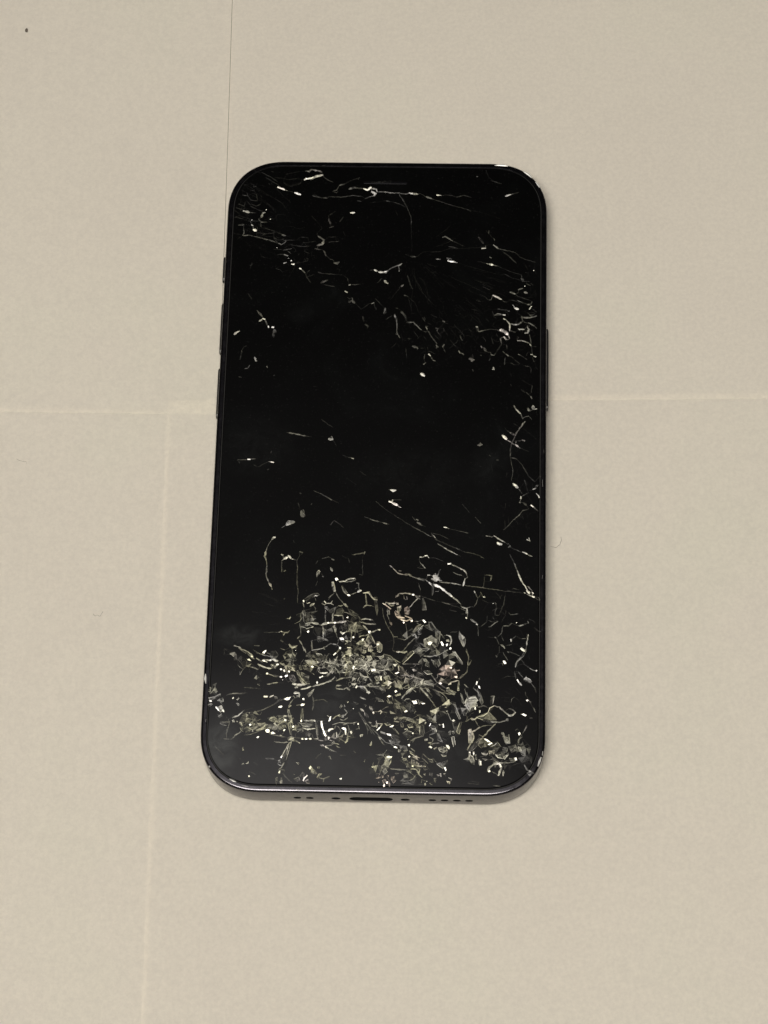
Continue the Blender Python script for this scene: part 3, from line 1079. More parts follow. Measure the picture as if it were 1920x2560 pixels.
P6 -224,-3802 -169,-3815 -168,-3858 -222,-3845
P5 -306,-3789 -252,-3774 -263,-3860
P5 -116,-3743 -61,-3756 -73,-3828 -128,-3829
S632 -549,-3865 -425,-3891 -479,-3935
P7 -586,-3979 -545,-3986 -551,-4014 -582,-4015
P6 -530,-4035 -448,-4034 -420,-4076 -515,-4085
P6 -433,-4105 -364,-4118 -369,-4203 -416,-4211
P8 -417,-4176 -398,-4118 -364,-4132 -389,-4204
S640 -573,-4178 -541,-4107 -502,-4049
P5 -314,-3989 -260,-3960 -217,-4030 -284,-4060
P6 -138,-3957 -70,-3942 -41,-3998 -95,-4028
P5 -189,-4072 -108,-4057 -92,-4142 -174,-4129
P5 -256,-4116 -188,-4101 -213,-4186
P8 -70,-4198 18,-4175 26,-4218 -49,-4226
S532 -548,-4320 -512,-4163
S532 -786,-4097 -696,-3939
S540 -977,-4100 -924,-4056 -814,-4083
P5 -867,-4127 -745,-4117 -730,-4153 -839,-4162
S540 -744,-4153 -644,-4293
S540 -771,-4153 -809,-4239 -888,-4326
P9 -1200,-4140 -1159,-4132 -1131,-4160 -1171,-4182
P8 -1043,-4357 -956,-4327 -948,-4348 -1022,-4385
P8 -1087,-4457 -1061,-4435 -1046,-4470 -1075,-4492
S648 -1012,-4271 -876,-4262
S540 -1277,-4084 -1181,-4089 -1057,-4144
S540 -1043,-4158 -1027,-4229
P5 -1424,-4136 -1384,-4121 -1354,-4206 -1394,-4221
P5 -1356,-4135 -1274,-4148 -1252,-4204 -1313,-4220
P6 -1461,-4265 -1420,-4250 -1375,-4363 -1276,-4474 -1344,-4490 -1415,-4392
P5 -1379,-4263 -1296,-4305 -1212,-4360 -1201,-4487 -1262,-4488 -1348,-4362
P4 -1607,-4338 -1513,-4323 -1455,-4421 -1507,-4478 -1577,-4423
S648 -1533,-4493 -1397,-4505 -1262,-4495
P9 -1682,-4333 -1622,-4317 -1614,-4346 -1667,-4375
P9 -1720,-4227 -1680,-4219 -1665,-4254 -1698,-4269
P8 -1618,-4232 -1584,-4239 -1583,-4274 -1617,-4268
P8 -1776,-4199 -1735,-4199 -1731,-4227 -1768,-4228
P8 -1854,-4115 -1807,-4100 -1792,-4128 -1846,-4144
S856 -1770,-4355 -1729,-4362
S432 -1907,-4329 -1770,-4355
S656 -2030,-4303 -1996,-4310
S432 -1996,-4310 -1893,-4343
P8 -2122,-3892 -2063,-3848 -2042,-3848 -2080,-3920
S540 -2128,-3920 -1990,-3961 -1908,-3960
S640 -2123,-4042 -2028,-4033 -1945,-4046
S648 -1947,-4017 -1822,-4058
S540 -2187,-4128 -2090,-4176 -1966,-4203
S548 -1966,-4203 -1926,-4188
S432 -1956,-4131 -1846,-4158
S440 -2238,-3894 -2156,-3907
S440 -2233,-4008 -2121,-4077
S340 -2244,-3751 -2176,-3750
S432 -1633,-4026 -1469,-4037
S432 -1373,-4064 -1334,-4007
S432 -1291,-4063 -1237,-4062
S556 -1780,-4086 -1683,-4127
S532 -1642,-4140 -1490,-4194
S432 -2008,-4508 -1833,-4477
S232 -2184,-4518 -2144,-4504
P6 -1490,-4563 -1450,-4548 -1422,-4569 -1469,-4584
S640 -1367,-4596 -1259,-4573 -1179,-4536
S540 -1139,-4528 -991,-4490 -790,-4409 -738,-4337
P6 -1215,-4671 -1123,-4592 -1135,-4641 -1206,-4726
S540 -708,-4422 -628,-4378 -480,-4347
S648 -480,-4347 -426,-4339
S540 -705,-4521 -610,-4512
S648 -422,-4473 -327,-4472
P9 -339,-4528 -319,-4500 -298,-4521 -324,-4564
S540 -298,-4521 -176,-4526 -119,-4623
S664 -133,-4624 -78,-4637
S548 -514,-4546 -445,-4601
S440 -703,-4570 -581,-4575
S540 -100,-4340 -16,-4452
S540 -250,-4315 -100,-4340
S640 -388,-4246 -265,-4272
S440 -1170,-3244 -1229,-3130
S432 -324,-3144 -295,-3201
P5 -297,-3632 -201,-3630 -172,-3715 -267,-3731
P5 -59,-3856 10,-3869 -2,-3955 -57,-3928
P5 -497,-3778 -428,-3791 -440,-3849 -509,-3835
P5 -537,-4263 -456,-4233 -441,-4290
P5 -208,-4371 -127,-4355 -152,-4426
P4 -631,-3852 -576,-3865 -587,-3951 -629,-3923
S864 -314,-2630 -287,-2622
S548 -258,-2672 -190,-2664
P6 -197,-2657 -135,-2648 -107,-2692 -162,-2685
S432 -210,-2679 -183,-2896
S540 -106,-2721 -49,-2799 20,-2805
P4 -42,-2806 26,-2798 37,-2950 21,-3123 -11,-2951
S856 117,-2869 173,-2897
S640 173,-2897 285,-2982
S432 216,-2976 212,-3106 249,-3192
P5 203,-3019 251,-3004 260,-3091 226,-3106
S556 239,-3076 267,-3090
S448 264,-3249 306,-3306
S324 120,-2963 137,-3107 210,-3293 282,-3421
S432 282,-3421 338,-3521 355,-3649 332,-3807
S440 352,-3535 421,-3533
S324 421,-3562 558,-3588 666,-3515
S432 531,-3596 585,-3588
S964 49,-3396 90,-3403
S540 -113,-3471 35,-3404
S540 389,-2741 415,-2683 538,-2659 675,-2679
S448 361,-2756 374,-2713 429,-2712
P8 668,-2679 716,-2678 724,-2714 676,-2708
P5 731,-2707 827,-2705 835,-2777 773,-2764
S532 626,-2947 706,-2852 787,-2764
S440 518,-2710 533,-2782
S548 573,-2724 588,-2789
P3 869,-2791 897,-2791 949,-2992 860,-3001
S548 234,-2874 364,-2865
P7 378,-2857 418,-2849 426,-2893 385,-2898
P5 185,-2846 296,-2873 349,-2829 338,-2916 283,-2924
P7 400,-2944 475,-2914 483,-2986 450,-3044 409,-3016
P5 538,-2970 599,-2940 641,-3012 616,-3099 547,-3086
P6 354,-3031 409,-3030 465,-3101 508,-3187 426,-3174 370,-3103
S640 384,-3132 466,-3145 549,-3158
S640 548,-3115 686,-3170
P8 510,-3245 536,-3223 551,-3258 524,-3276
P8 652,-3206 693,-3191 707,-3227 667,-3242
S640 467,-3188 577,-3215 659,-3185
S548 762,-3219 803,-3225
P8 871,-3195 905,-3188 960,-3237 933,-3259
S540 732,-3413 771,-3327 865,-3282
P5 705,-3443 771,-3327 865,-3275 839,-3340 773,-3413
S540 693,-3514 747,-3471 776,-3556
P6 800,-3427 866,-3325 907,-3296 881,-3382 828,-3455
P5 801,-3470 868,-3425 869,-3468 815,-3491
S532 558,-3596 652,-3515 746,-3442
S432 748,-3557 668,-3629 589,-3731 522,-3818
P4 1001,-3236 1056,-3236 1140,-3363 1223,-3434 1197,-3535 1128,-3450 1017,-3351
P4 921,-3310 1015,-3265 1073,-3408 962,-3352
P5 1128,-3435 1223,-3419 1212,-3606 1174,-3721 1130,-3579
P5 913,-3597 966,-3567 1061,-3508 1157,-3578 1160,-3721 1079,-3780 942,-3725
P9 975,-3639 1035,-3609 1090,-3629 1044,-3702 996,-3695
S532 912,-3582 993,-3538 1074,-3494
P9 1226,-3620 1253,-3612 1295,-3676 1289,-3712 1255,-3698
P7 1335,-3589 1382,-3574 1396,-3617 1342,-3618
P9 1329,-3668 1370,-3653 1370,-3696 1337,-3715
P9 1392,-3746 1425,-3724 1446,-3759 1406,-3781
S640 1333,-3482 1415,-3516 1437,-3602 1404,-3688
S540 1237,-3462 1307,-3561
P5 740,-3814 820,-3727 917,-3811 877,-3869 782,-3863
P5 619,-3873 713,-3800 741,-3842 621,-3973 528,-4067 514,-4046
P4 848,-3755 1025,-3766 944,-3825
S548 400,-3827 564,-3838 604,-3816
S424 522,-3803 496,-3832
P5 1161,-3807 1216,-3799 1230,-3863 1176,-3871
S540 919,-3904 1082,-3908 1230,-3863 1378,-3767
P5 1454,-3823 1515,-3829 1654,-4026 1661,-4068 1613,-4048 1530,-3900
P6 1577,-3428 1619,-3499 1688,-3555 1703,-3655 1670,-3719 1621,-3642 1579,-3542
S332 1414,-3431 1536,-3414
S432 1712,-3783 1761,-3896 1750,-4081
S432 1823,-3973 1763,-4081
S432 1750,-4095 1738,-4195 1671,-4267
S556 1604,-4332 1684,-4252
P7 1235,-4154 1343,-4124 1358,-4159 1263,-4175
P8 1398,-4116 1459,-4115 1452,-4150 1412,-4144
P5 1358,-4159 1507,-4156 1535,-4227 1400,-4243 1345,-4202
P6 1493,-4185 1534,-4170 1542,-4234 1494,-4242
P5 1250,-4203 1331,-4188 1359,-4265 1278,-4274
S656 1548,-4184 1602,-4169
P8 1495,-4298 1563,-4290 1557,-4333 1509,-4326
S640 1403,-4441 1470,-4398 1578,-4375
S756 1389,-4456 1443,-4434
S648 1591,-4381 1580,-4537
P7 1560,-4537 1593,-4523 1601,-4572 1567,-4573
P8 1200,-4431 1253,-4416 1281,-4451 1241,-4465
S748 1364,-4527 1404,-4519
S540 1418,-4554 1541,-4608
P7 707,-4170 761,-4169 789,-4197 735,-4212
P6 892,-3954 961,-3967 995,-4009 934,-4017
P5 839,-4012 893,-3968 881,-4068 827,-4055
P4 975,-4024 1030,-4037 1031,-4122 949,-4095
P5 1110,-3979 1205,-3963 1234,-4062 1194,-4119 1139,-4049
P5 1056,-3979 1124,-4007 1167,-4134 1098,-4064
S440 528,-4074 677,-4064 840,-4069
P5 488,-4117 529,-4131 600,-4243 669,-4327 573,-4258
S640 447,-4104 463,-4203
P8 376,-4254 450,-4224 478,-4238 411,-4275
S532 461,-4104 489,-4131
P4 227,-3994 363,-3977 487,-4046 324,-4049
P4 170,-3881 307,-3921 377,-3991 240,-3965 158,-3938
P6 29,-3683 83,-3668 139,-3710 141,-3796 101,-3853 46,-3797
P9 22,-3683 69,-3668 84,-3704 37,-3719
P6 70,-3940 171,-3902 172,-3938 105,-3982
P5 149,-4123 203,-4108 259,-4192 192,-4222
P7 -81,-4170 -13,-4169 97,-4195 2,-4211
P6 5,-4338 59,-4309 113,-4294 115,-4393 48,-4409
P8 120,-4308 140,-4308 150,-4407 122,-4407
P7 35,-4451 89,-4429 103,-4450 50,-4472
S648 145,-4492 213,-4498
S540 182,-4335 276,-4305 305,-4390
P5 195,-4335 275,-4291 291,-4362 224,-4405
P6 -126,-4482 -46,-4453 10,-4522 -85,-4524
P5 441,-4416 482,-4443 526,-4556 471,-4557
P8 384,-4600 418,-4579 446,-4613 399,-4635
P7 447,-4670 487,-4648 508,-4669 461,-4691
P4 738,-4382 901,-4379 956,-4435 876,-4493 754,-4467
P5 955,-4393 1063,-4377 1132,-4460 1025,-4476 929,-4436
P5 925,-4209 1033,-4193 1088,-4249 993,-4265
P4 816,-4225 912,-4266 860,-4352 777,-4297
P4 682,-4298 791,-4325 901,-4379 738,-4368
P5 608,-4611 674,-4553 782,-4509 689,-4609 609,-4667
S440 492,-4287 682,-4298 955,-4378
S432 1061,-4263 1172,-4403 1364,-4541
S540 863,-4521 1015,-4687
S432 958,-4520 1096,-4685
S432 1174,-4488 1338,-4598
P5 958,-4520 1012,-4547 1054,-4603 1000,-4604
P3 -17,-3998 120,-4053 136,-4138 -1,-4112
P5 -203,-3673 -134,-3686 -159,-3787 -214,-3773
P5 -147,-3715 -66,-3714 -36,-3813 -117,-3829
P5 -254,-3788 -172,-3815 -184,-3873 -252,-3860
P6 -155,-3929 -73,-3928 -45,-3984 -112,-4014
P5 -265,-3903 -195,-3944 -220,-4030 -275,-4003
P5 -233,-4045 -152,-4029 -95,-4127 -177,-4129
P5 -273,-4102 -204,-4115 -188,-4200 -257,-4187
P8 -246,-3588 -216,-3584 -211,-3616 -245,-3624
S540 -240,-3329 -142,-3428
P8 -142,-3428 -87,-3427 -99,-3478 -134,-3471
S532 -113,-3485 -177,-3630
S532 -71,-3528 2,-3684
S548 1720,-2936 1708,-3052
S756 1702,-3124 1717,-3152
P7 -2060,-4739 -1985,-4735 -1981,-4763 -2054,-4765
S632 -1944,-4751 -1877,-4722
P3 -1863,-4743 -1808,-4756 -1793,-4798 -1840,-4799
P9 -1698,-4803 -1618,-4760 -1531,-4741 -1562,-4808 -1629,-4823
P9 -1786,-4967 -1747,-4934 -1686,-4937 -1725,-4970
S340 -2189,-5051 -2055,-5007 -1949,-4949 -1856,-4905
S332 -1856,-4905 -1751,-4825 -1685,-4789
P8 -1333,-4776 -1300,-4768 -1289,-4803 -1325,-4811
P9 -1376,-4910 -1330,-4874 -1269,-4877 -1301,-4920 -1348,-4927
S432 -1437,-4911 -1369,-4896
S656 -1499,-4680 -1466,-4665 -1405,-4671 -1383,-4720
P7 -1450,-4728 -1389,-4725 -1388,-4756 -1435,-4756
S540 -1497,-4729 -1469,-4771
P5 -1254,-4711 -1176,-4639 -1116,-4588 -1147,-4681 -1219,-4753
S440 -1145,-4737 -1114,-4835 -1136,-5004
S324 -1115,-4821 -1021,-4798 -927,-4790 -857,-4845
S548 -1340,-4599 -1179,-4540
P4 -1520,-4490 -1397,-4516 -1289,-4500 -1450,-4545
S540 -1533,-4497 -1410,-4523 -1288,-4514
P6 -1483,-4560 -1430,-4545 -1422,-4573 -1469,-4585
S540 -1367,-4600 -1259,-4577 -1179,-4540
S540 -1152,-4540 -991,-4494 -790,-4420
P8 -1087,-4454 -1060,-4436 -1046,-4474 -1075,-4493
P6 -1595,-5012 -1569,-4984 -1509,-5151 -1491,-5263 -1531,-5264 -1577,-5124
S632 -1596,-4984 -1600,-5055
P4 -1585,-5265 -1545,-5250 -1514,-5375 -1495,-5500 -1530,-5487
S532 -1508,-4800 -1585,-4928
S656 -1584,-4956 -1538,-4913
S432 -1326,-4966 -1324,-5036 -1345,-5204
P4 -1346,-4980 -1299,-4979 -1304,-5204 -1344,-5218
P8 -1358,-5205 -1325,-5183 -1317,-5232 -1350,-5239
S548 -1284,-5203 -1075,-5199
S740 -1250,-5196 -1196,-5209
S848 -1095,-5193 -1074,-5220
S532 -1384,-5247 -1329,-5260 -1235,-5244
P5 -1342,-5274 -1208,-5258 -1112,-5284 -1178,-5327 -1300,-5315
P9 -1502,-5319 -1476,-5302 -1461,-5332 -1494,-5358
S640 -1313,-5344 -1204,-5370 -1069,-5353
P7 -1231,-5370 -1177,-5362 -1149,-5383 -1210,-5395
S532 -1404,-5429 -1312,-5371 -1296,-5427
P5 -1201,-5439 -1160,-5452 -1171,-5522 -1199,-5509
S532 -1119,-5480 -1104,-5535
S440 -1481,-5528 -1359,-5540 -1008,-5561
P8 -1332,-5553 -1292,-5545 -1277,-5569 -1318,-5575
P8 -1265,-5552 -1211,-5544 -1207,-5572 -1250,-5577
P8 -1191,-5548 -1130,-5543 -1127,-5572 -1176,-5575
P6 -1090,-5552 -1009,-5545 -1008,-5572 -1075,-5576
S632 -1008,-5575 -913,-5587
P5 -1074,-5213 -1031,-5311 -996,-5533 -1022,-5548 -1048,-5395
P8 -980,-5198 -953,-5197 -937,-5281 -892,-5420 -842,-5516 -861,-5545 -918,-5448 -963,-5323
P9 -971,-5268 -944,-5267 -914,-5378 -878,-5447 -905,-5448 -948,-5365
P9 -835,-5530 -808,-5509 -787,-5536 -819,-5579
S740 -793,-5571 -752,-5584
P9 -838,-5223 -807,-5125 -774,-5110 -785,-5194 -818,-5223
S640 -856,-5097 -814,-5125
S532 -752,-5166 -700,-5109 -646,-5094
P6 -660,-5094 -620,-5079 -612,-5121 -645,-5122
P7 -586,-5093 -552,-5085 -544,-5134 -578,-5135
S532 -552,-5106 -486,-5035 -542,-4966
P6 -631,-4939 -599,-4882 -571,-4924 -597,-4953
S540 -545,-4881 -530,-4923
S532 -617,-5163 -549,-5190 -470,-5133
S524 -762,-5278 -629,-5233 -426,-5244 -292,-5213
P8 -291,-5241 -264,-5234 -257,-5269 -283,-5276
S640 -358,-5270 -332,-5228
S540 -560,-5274 -480,-5245
P8 -845,-5405 -827,-5363 -746,-5340 -712,-5354 -772,-5376 -825,-5425
S532 -712,-5361 -694,-5291
P8 -591,-5345 -558,-5323 -497,-5336 -490,-5371 -543,-5372
P9 -524,-5343 -490,-5343 -486,-5482 -513,-5469
P7 -690,-5430 -670,-5416 -661,-5499 -681,-5500
S532 -653,-5304 -597,-5387 -621,-5471
S540 -460,-5440 -464,-5537 -509,-5622
S648 -509,-5622 -456,-5579
P9 -428,-5397 -395,-5383 -373,-5424 -399,-5460
P6 -231,-5464 -184,-5449 -190,-5491 -223,-5505
S540 -263,-5297 -248,-5352
S440 -315,-5354 -261,-5339
S424 -466,-5272 -436,-5356 -460,-5440
S432 -619,-5526 -550,-5581 -496,-5608
P7 -971,-5672 -897,-5677 -903,-5696 -957,-5694
P6 -883,-5691 -801,-5738 -664,-5805 -759,-5786 -855,-5732
S640 -870,-5684 -763,-5668 -710,-5625
S632 -710,-5625 -615,-5651
P6 -764,-5640 -711,-5591 -696,-5639 -736,-5668
S540 -668,-5680 -593,-5714
P5 -1575,-5544 -1495,-5514 -1452,-5569 -1504,-5626 -1559,-5599
S656 -1547,-5571 -1467,-5542
S548 -1492,-5584 -1411,-5596 -1356,-5637
S648 -1370,-5623 -1342,-5644
S432 -1828,-5618 -1692,-5636 -1558,-5627
P5 -1551,-5641 -1504,-5626 -1539,-5766 -1592,-5974 -1635,-6072 -1643,-6031 -1589,-5877
P6 -1594,-5739 -1570,-5669 -1561,-5724 -1655,-5893 -1682,-5907
P9 -1701,-5928 -1676,-5886 -1655,-5899 -1687,-5942
P5 -1739,-5991 -1693,-5969 -1683,-6032 -1731,-6019
S640 -1743,-6046 -1702,-6073 -1662,-6073
S540 -1624,-6017 -1673,-6114 -1725,-6170
P9 -1729,-6226 -1718,-6184 -1685,-6170 -1696,-6232
S432 -1699,-6156 -1605,-6161
S448 -1666,-6307 -1662,-6417
P4 -1772,-6323 -1733,-6295 -1716,-6405 -1755,-6433
P6 -1690,-6377 -1644,-6362 -1641,-6417 -1681,-6425
S332 -1642,-6224 -1544,-6333 -1461,-6400
P9 -1170,-6119 -1132,-6070 -1104,-6104 -1142,-6153
S548 -1138,-6077 -1096,-6145 -1121,-6201
P5 -1143,-6146 -1069,-6145 -999,-6226 -1079,-6228
P5 -1004,-6088 -957,-6087 -962,-6129 -996,-6123
P4 -1332,-6274 -1282,-6190 -1241,-6217 -1264,-6314
P5 -1441,-6234 -1414,-6247 -1426,-6262
P8 -1275,-6369 -1251,-6293 -1180,-6236 -1172,-6257 -1237,-6327 -1255,-6382
P6 -1235,-6368 -1170,-6326 -1169,-6353 -1208,-6381
P4 -1437,-6331 -1345,-6288 -1316,-6356 -1382,-6371
S540 -1207,-6395 -1140,-6408
P6 -1010,-6295 -972,-6226 -919,-6218 -958,-6267 -982,-6336
S440 -970,-6294 -875,-6320 -887,-6375
S440 -889,-6314 -770,-6263
P9 -588,-6304 -549,-6293 -544,-6321 -578,-6326
P4 -1409,-6013 -1341,-6025 -1354,-6053
P4 -809,-5891 -783,-5877 -754,-5945 -794,-5932
S332 -596,-5859 -488,-5857
S432 -343,-5771 -302,-5812
P6 0,-6070 67,-6062 61,-6089
P5 -51,-5655 -13,-5585 -17,-5654
S324 -1049,-5937 -946,-5824
P4 -2178,-5303 -2099,-5260 -1990,-5286 -1839,-5325 -1905,-5382 -2068,-5357
P7 -2107,-5386 -2002,-5300 -1982,-5300 -2027,-5363
S540 -2173,-5415 -2066,-5385 -1987,-5356
P9 -2011,-5412 -1959,-5376 -1911,-5396 -1915,-5445 -1983,-5453
P9 -1909,-5445 -1849,-5430 -1793,-5471 -1887,-5480
P9 -2167,-5554 -2128,-5519 -2101,-5532 -2140,-5565
S648 -1725,-5491 -1684,-5504
S640 -1839,-5325 -1734,-5267 -1641,-5210
P9 -1662,-5203 -1643,-5182 -1608,-5195 -1614,-5226 -1648,-5224
P5 -1845,-5185 -1711,-5169 -1655,-5210 -1748,-5254 -1829,-5241
P4 -1967,-5173 -1847,-5143 -1791,-5184 -1898,-5214
P5 -1799,-5324 -1718,-5323 -1662,-5378 -1742,-5393
S540 -1734,-5267 -1785,-5324
P8 -1674,-5406 -1642,-5377 -1621,-5391 -1653,-5422
P5 -1691,-5322 -1638,-5294 -1609,-5349 -1662,-5364
S540 -1911,-5214 -1748,-5240
S432 -1928,-5466 -1765,-5505 -1602,-5530
P5 -2071,-5273 -2004,-5258 -2017,-5286
S348 -1976,-5940 -1814,-5951
P9 -352,-4554 -326,-4511 -298,-4525 -331,-4565
P6 -408,-4484 -354,-4469 -346,-4511 -394,-4512
S540 -298,-4525 -176,-4537 -120,-4620
P6 -139,-4635 -92,-4620 -65,-4648 -105,-4665
S540 -703,-4574 -581,-4586
S548 -567,-4586 -528,-4557
S548 -705,-4511 -631,-4509
P6 -14,-5040 13,-5012 20,-5047
P8 -14,-5026 6,-5012 20,-5040 -2,-5057
P6 -246,-4946 -191,-4973 -176,-5015 -231,-4974
P5 -84,-4929 -2,-4956 -28,-5013
P5 -252,-4721 -170,-4762 -196,-4777
P5 -520,-4811 -465,-4824 -492,-4845
P4 -384,-4822 -275,-4862 -329,-4878
P4 -194,-4861 -126,-4888 -152,-4917
P5 -76,-5210 -22,-5223 -35,-5251
P5 -157,-5225 -116,-5238 -129,-5266
P5 -35,-5265 59,-5291 7,-5306
S332 -271,-5017 -185,-5183 -72,-5377
S332 -88,-5266 -17,-5432
S324 -422,-5383 -351,-5508
P5 -261,-4510 -151,-4564 -81,-4641 -150,-4607 -246,-4566
P6 -142,-4635 -82,-4613 -68,-4648 -121,-4663
P4 -85,-4521 91,-4518 202,-4601 66,-4575
S532 -255,-4735 -145,-4776
P5 36,-4744 152,-4771 194,-4812 85,-4800
P8 238,-4713 285,-4684 340,-4704 286,-4733
P8 385,-4604 418,-4583 446,-4610 399,-4639
P6 447,-4667 501,-4652 508,-4687 461,-4695
P7 393,-4682 500,-4645 501,-4666 421,-4702
P5 247,-4783 328,-4796 357,-4851 275,-4839
P5 383,-4837 465,-4863 507,-4933 440,-4948 391,-4893
P5 506,-4891 588,-4917 643,-4987 562,-4974
P8 569,-5002 616,-4966 650,-4993 597,-5015
S540 339,-4697 369,-4795
P6 448,-4413 496,-4468 539,-4566 471,-4539
S548 523,-4750 582,-4664 688,-4564 769,-4534
P5 609,-4650 714,-4535 742,-4549 663,-4649
S532 571,-4791 611,-4748 678,-4747
P9 706,-4789 801,-4770 829,-4843 748,-4858
P5 827,-4759 868,-4786 923,-4813 856,-4856
P9 883,-4828 970,-4824 964,-4843 910,-4853
P3 668,-4902 776,-4886 805,-4998 698,-5014
P3 613,-4847 693,-4817 722,-4873 641,-4902
S532 791,-4984 765,-5033
P4 795,-5138 916,-5164 931,-5205 823,-5193
P7 384,-5145 443,-5095 451,-5123 405,-5166
P5 471,-5144 565,-5100 673,-5112 810,-5222 728,-5195 620,-5155 513,-5185
S540 485,-5143 578,-5107 687,-5140
S540 392,-5187 486,-5199
P5 996,-5092 1077,-5105 1186,-5201 1105,-5188 1024,-5148
P3 806,-5054 915,-5108 996,-5120 955,-5079
P7 958,-5219 977,-5191 991,-5211 965,-5236
P8 1040,-5273 1072,-5210 1086,-5224 1060,-5280
P9 1294,-5227 1314,-5212 1329,-5296 1302,-5303
P9 1461,-5154 1501,-5132 1535,-5160 1495,-5184
P5 810,-5249 837,-5235 852,-5305 818,-5305
P4 858,-5277 905,-5248 945,-5261 961,-5400 936,-5470 882,-5443
S632 878,-5262 874,-5416
P7 584,-5337 644,-5329 651,-5350 591,-5355
P9 726,-5411 753,-5397 771,-5418 744,-5435
P4 559,-5421 638,-5364 733,-5390 708,-5474 600,-5490
P5 635,-5253 729,-5223 757,-5292 677,-5308
P4 514,-5227 568,-5226 569,-5296 529,-5296
P6 218,-5232 298,-5217 339,-5258 259,-5273
P8 300,-5301 353,-5272 400,-5264 368,-5306
P8 66,-5375 112,-5318 152,-5296 126,-5346 80,-5381
S640 55,-5193 83,-5249 72,-5319
S640 83,-5235 177,-5240 139,-5317
S532 -23,-5292 57,-5277 68,-5179
S540 -79,-5210 -25,-5223
P9 243,-5427 344,-5439 358,-5474 277,-5461
P6 141,-5401 236,-5420 263,-5448 169,-5428
P5 354,-5314 408,-5327 492,-5437 437,-5396
P4 344,-5467 439,-5465 507,-5506 440,-5549 359,-5523
P5 306,-5551 467,-5548 522,-5589 496,-5645 416,-5633 334,-5593
P6 321,-5607 375,-5633 403,-5675 349,-5655
P9 383,-5682 430,-5667 478,-5708 444,-5709
P9 657,-5642 684,-5621 705,-5648 678,-5677
P4 496,-5645 631,-5670 660,-5753 525,-5728
P5 579,-5755 660,-5739 634,-5795
P6 687,-5753 768,-5793 890,-5887 810,-5861 701,-5794
P6 485,-5729 539,-5742 526,-5783 486,-5784
P9 260,-5871 314,-5854 388,-5869 368,-5897 268,-5896
P5 254,-5899 355,-5897 344,-5994 306,-6078 238,-6038
S632 356,-5939 318,-6036
P9 669,-5864 695,-5843 716,-5863 690,-5888
P5 569,-5907 636,-5892 650,-5933 583,-5935
P5 611,-5989 665,-5988 693,-6057 640,-6072
P5 731,-5932 798,-5944 814,-6055 746,-6028
P8 739,-6028 780,-6035 774,-6062 740,-6063
P6 825,-5958 879,-5984 854,-6054 813,-6027
P7 840,-6040 987,-6038 994,-6058 854,-6068
S540 721,-6098 814,-6096 883,-6191
P5 827,-6068 895,-6095 883,-6205 829,-6151
S532 895,-6095 870,-6192 938,-6259
S532 817,-6206 778,-6276 699,-6319
P4 526,-6335 591,-6279 619,-6334 580,-6362
S432 592,-6334 672,-6326
S440 346,-6098 534,-6115 735,-6125
S432 642,-6141 749,-6152
P5 200,-6149 252,-6093 294,-6161 229,-6217
P6 189,-6232 222,-6231 217,-6272 197,-6273
P7 296,-6230 323,-6229 317,-6271
P6 363,-6256 430,-6241 459,-6323 406,-6379 365,-6325
P6 205,-6328 258,-6299 285,-6340 233,-6396
P9 266,-6354 305,-6340 313,-6381 280,-6395
P8 214,-6424 246,-6382 261,-6437 228,-6458
S540 84,-6289 176,-6259
S540 325,-6339 341,-6449
P3 429,-6186 509,-6184 484,-6254
S532 1056,-5440 1109,-5411 1203,-5396
S640 1108,-5328 1161,-5313 1189,-5382
P6 1067,-5287 1121,-5328 1175,-5299 1176,-5382 1109,-5384
S532 1203,-5410 1314,-5589
P4 1190,-5424 1230,-5409 1300,-5575 1206,-5535
S532 1057,-5482 1125,-5523 1112,-5578
P7 964,-5525 1024,-5517 1018,-5552 978,-5556
S540 709,-5558 802,-5501 922,-5471
P9 1040,-5670 1073,-5649 1114,-5676 1095,-5704
P6 1142,-5703 1195,-5674 1209,-5702 1155,-5723
P6 1222,-5687 1288,-5658 1369,-5671 1383,-5740 1317,-5783 1249,-5742
P8 1355,-5616 1408,-5629 1443,-5670 1437,-5718 1403,-5705
P6 1277,-5811 1358,-5824 1385,-5837 1318,-5852
S540 1396,-5712 1371,-5823
S540 712,-5697 794,-5758
P5 1032,-5594 1099,-5579 1127,-5634
P5 1200,-5992 1267,-5977 1348,-6045 1322,-6087
P9 1329,-6066 1362,-6045 1390,-6113 1363,-6141
S540 1241,-6019 1322,-6073
P4 1293,-5963 1400,-5920 1414,-5988 1348,-6017
P7 1257,-6184 1284,-6170 1298,-6239 1271,-6239
P6 1324,-6183 1370,-6168 1365,-6224
P7 1386,-6320 1453,-6325 1447,-6373 1407,-6360
P5 1418,-6250 1486,-6276 1473,-6318
P7 980,-6382 1000,-6361 1010,-6402 990,-6416
P5 963,-6190 1003,-6175 991,-6217
P4 1070,-6160 1137,-6173 1125,-6242 1071,-6215
P4 1204,-6199 1258,-6212 1232,-6254
P4 1152,-6269 1205,-6268 1180,-6351
P4 948,-6080 1042,-6106 989,-6134
P4 1038,-5899 1119,-5911 1133,-5966 1066,-5953
S432 931,-5887 1026,-5968 1040,-5995
S432 942,-5803 1065,-5912
S432 1118,-5883 1200,-5965
P6 -2,-6070 51,-6062 25,-6090
S640 58,-6082 77,-6041
P6 -54,-5655 -15,-5585 -7,-5640 -33,-5669
P6 -234,-5478 -181,-5449 -193,-5491 -220,-5498
P7 -11,-5012 16,-5005 24,-5047 -3,-5054
S640 91,-5010 130,-4982 158,-5009 132,-5052
S432 185,-5009 253,-5022
P5 -74,-4901 -20,-4914 -18,-4970 -59,-4957
P7 -248,-4960 -208,-4960 -166,-5008 -220,-5002
P4 -165,-5029 -97,-5070 -81,-5140 -150,-5099
P5 117,-5499 171,-5526 145,-5547
S440 103,-5485 228,-5650
S432 -160,-5225 33,-5375 226,-5581 335,-5620
S324 -246,-5044 -77,-5293 63,-5486
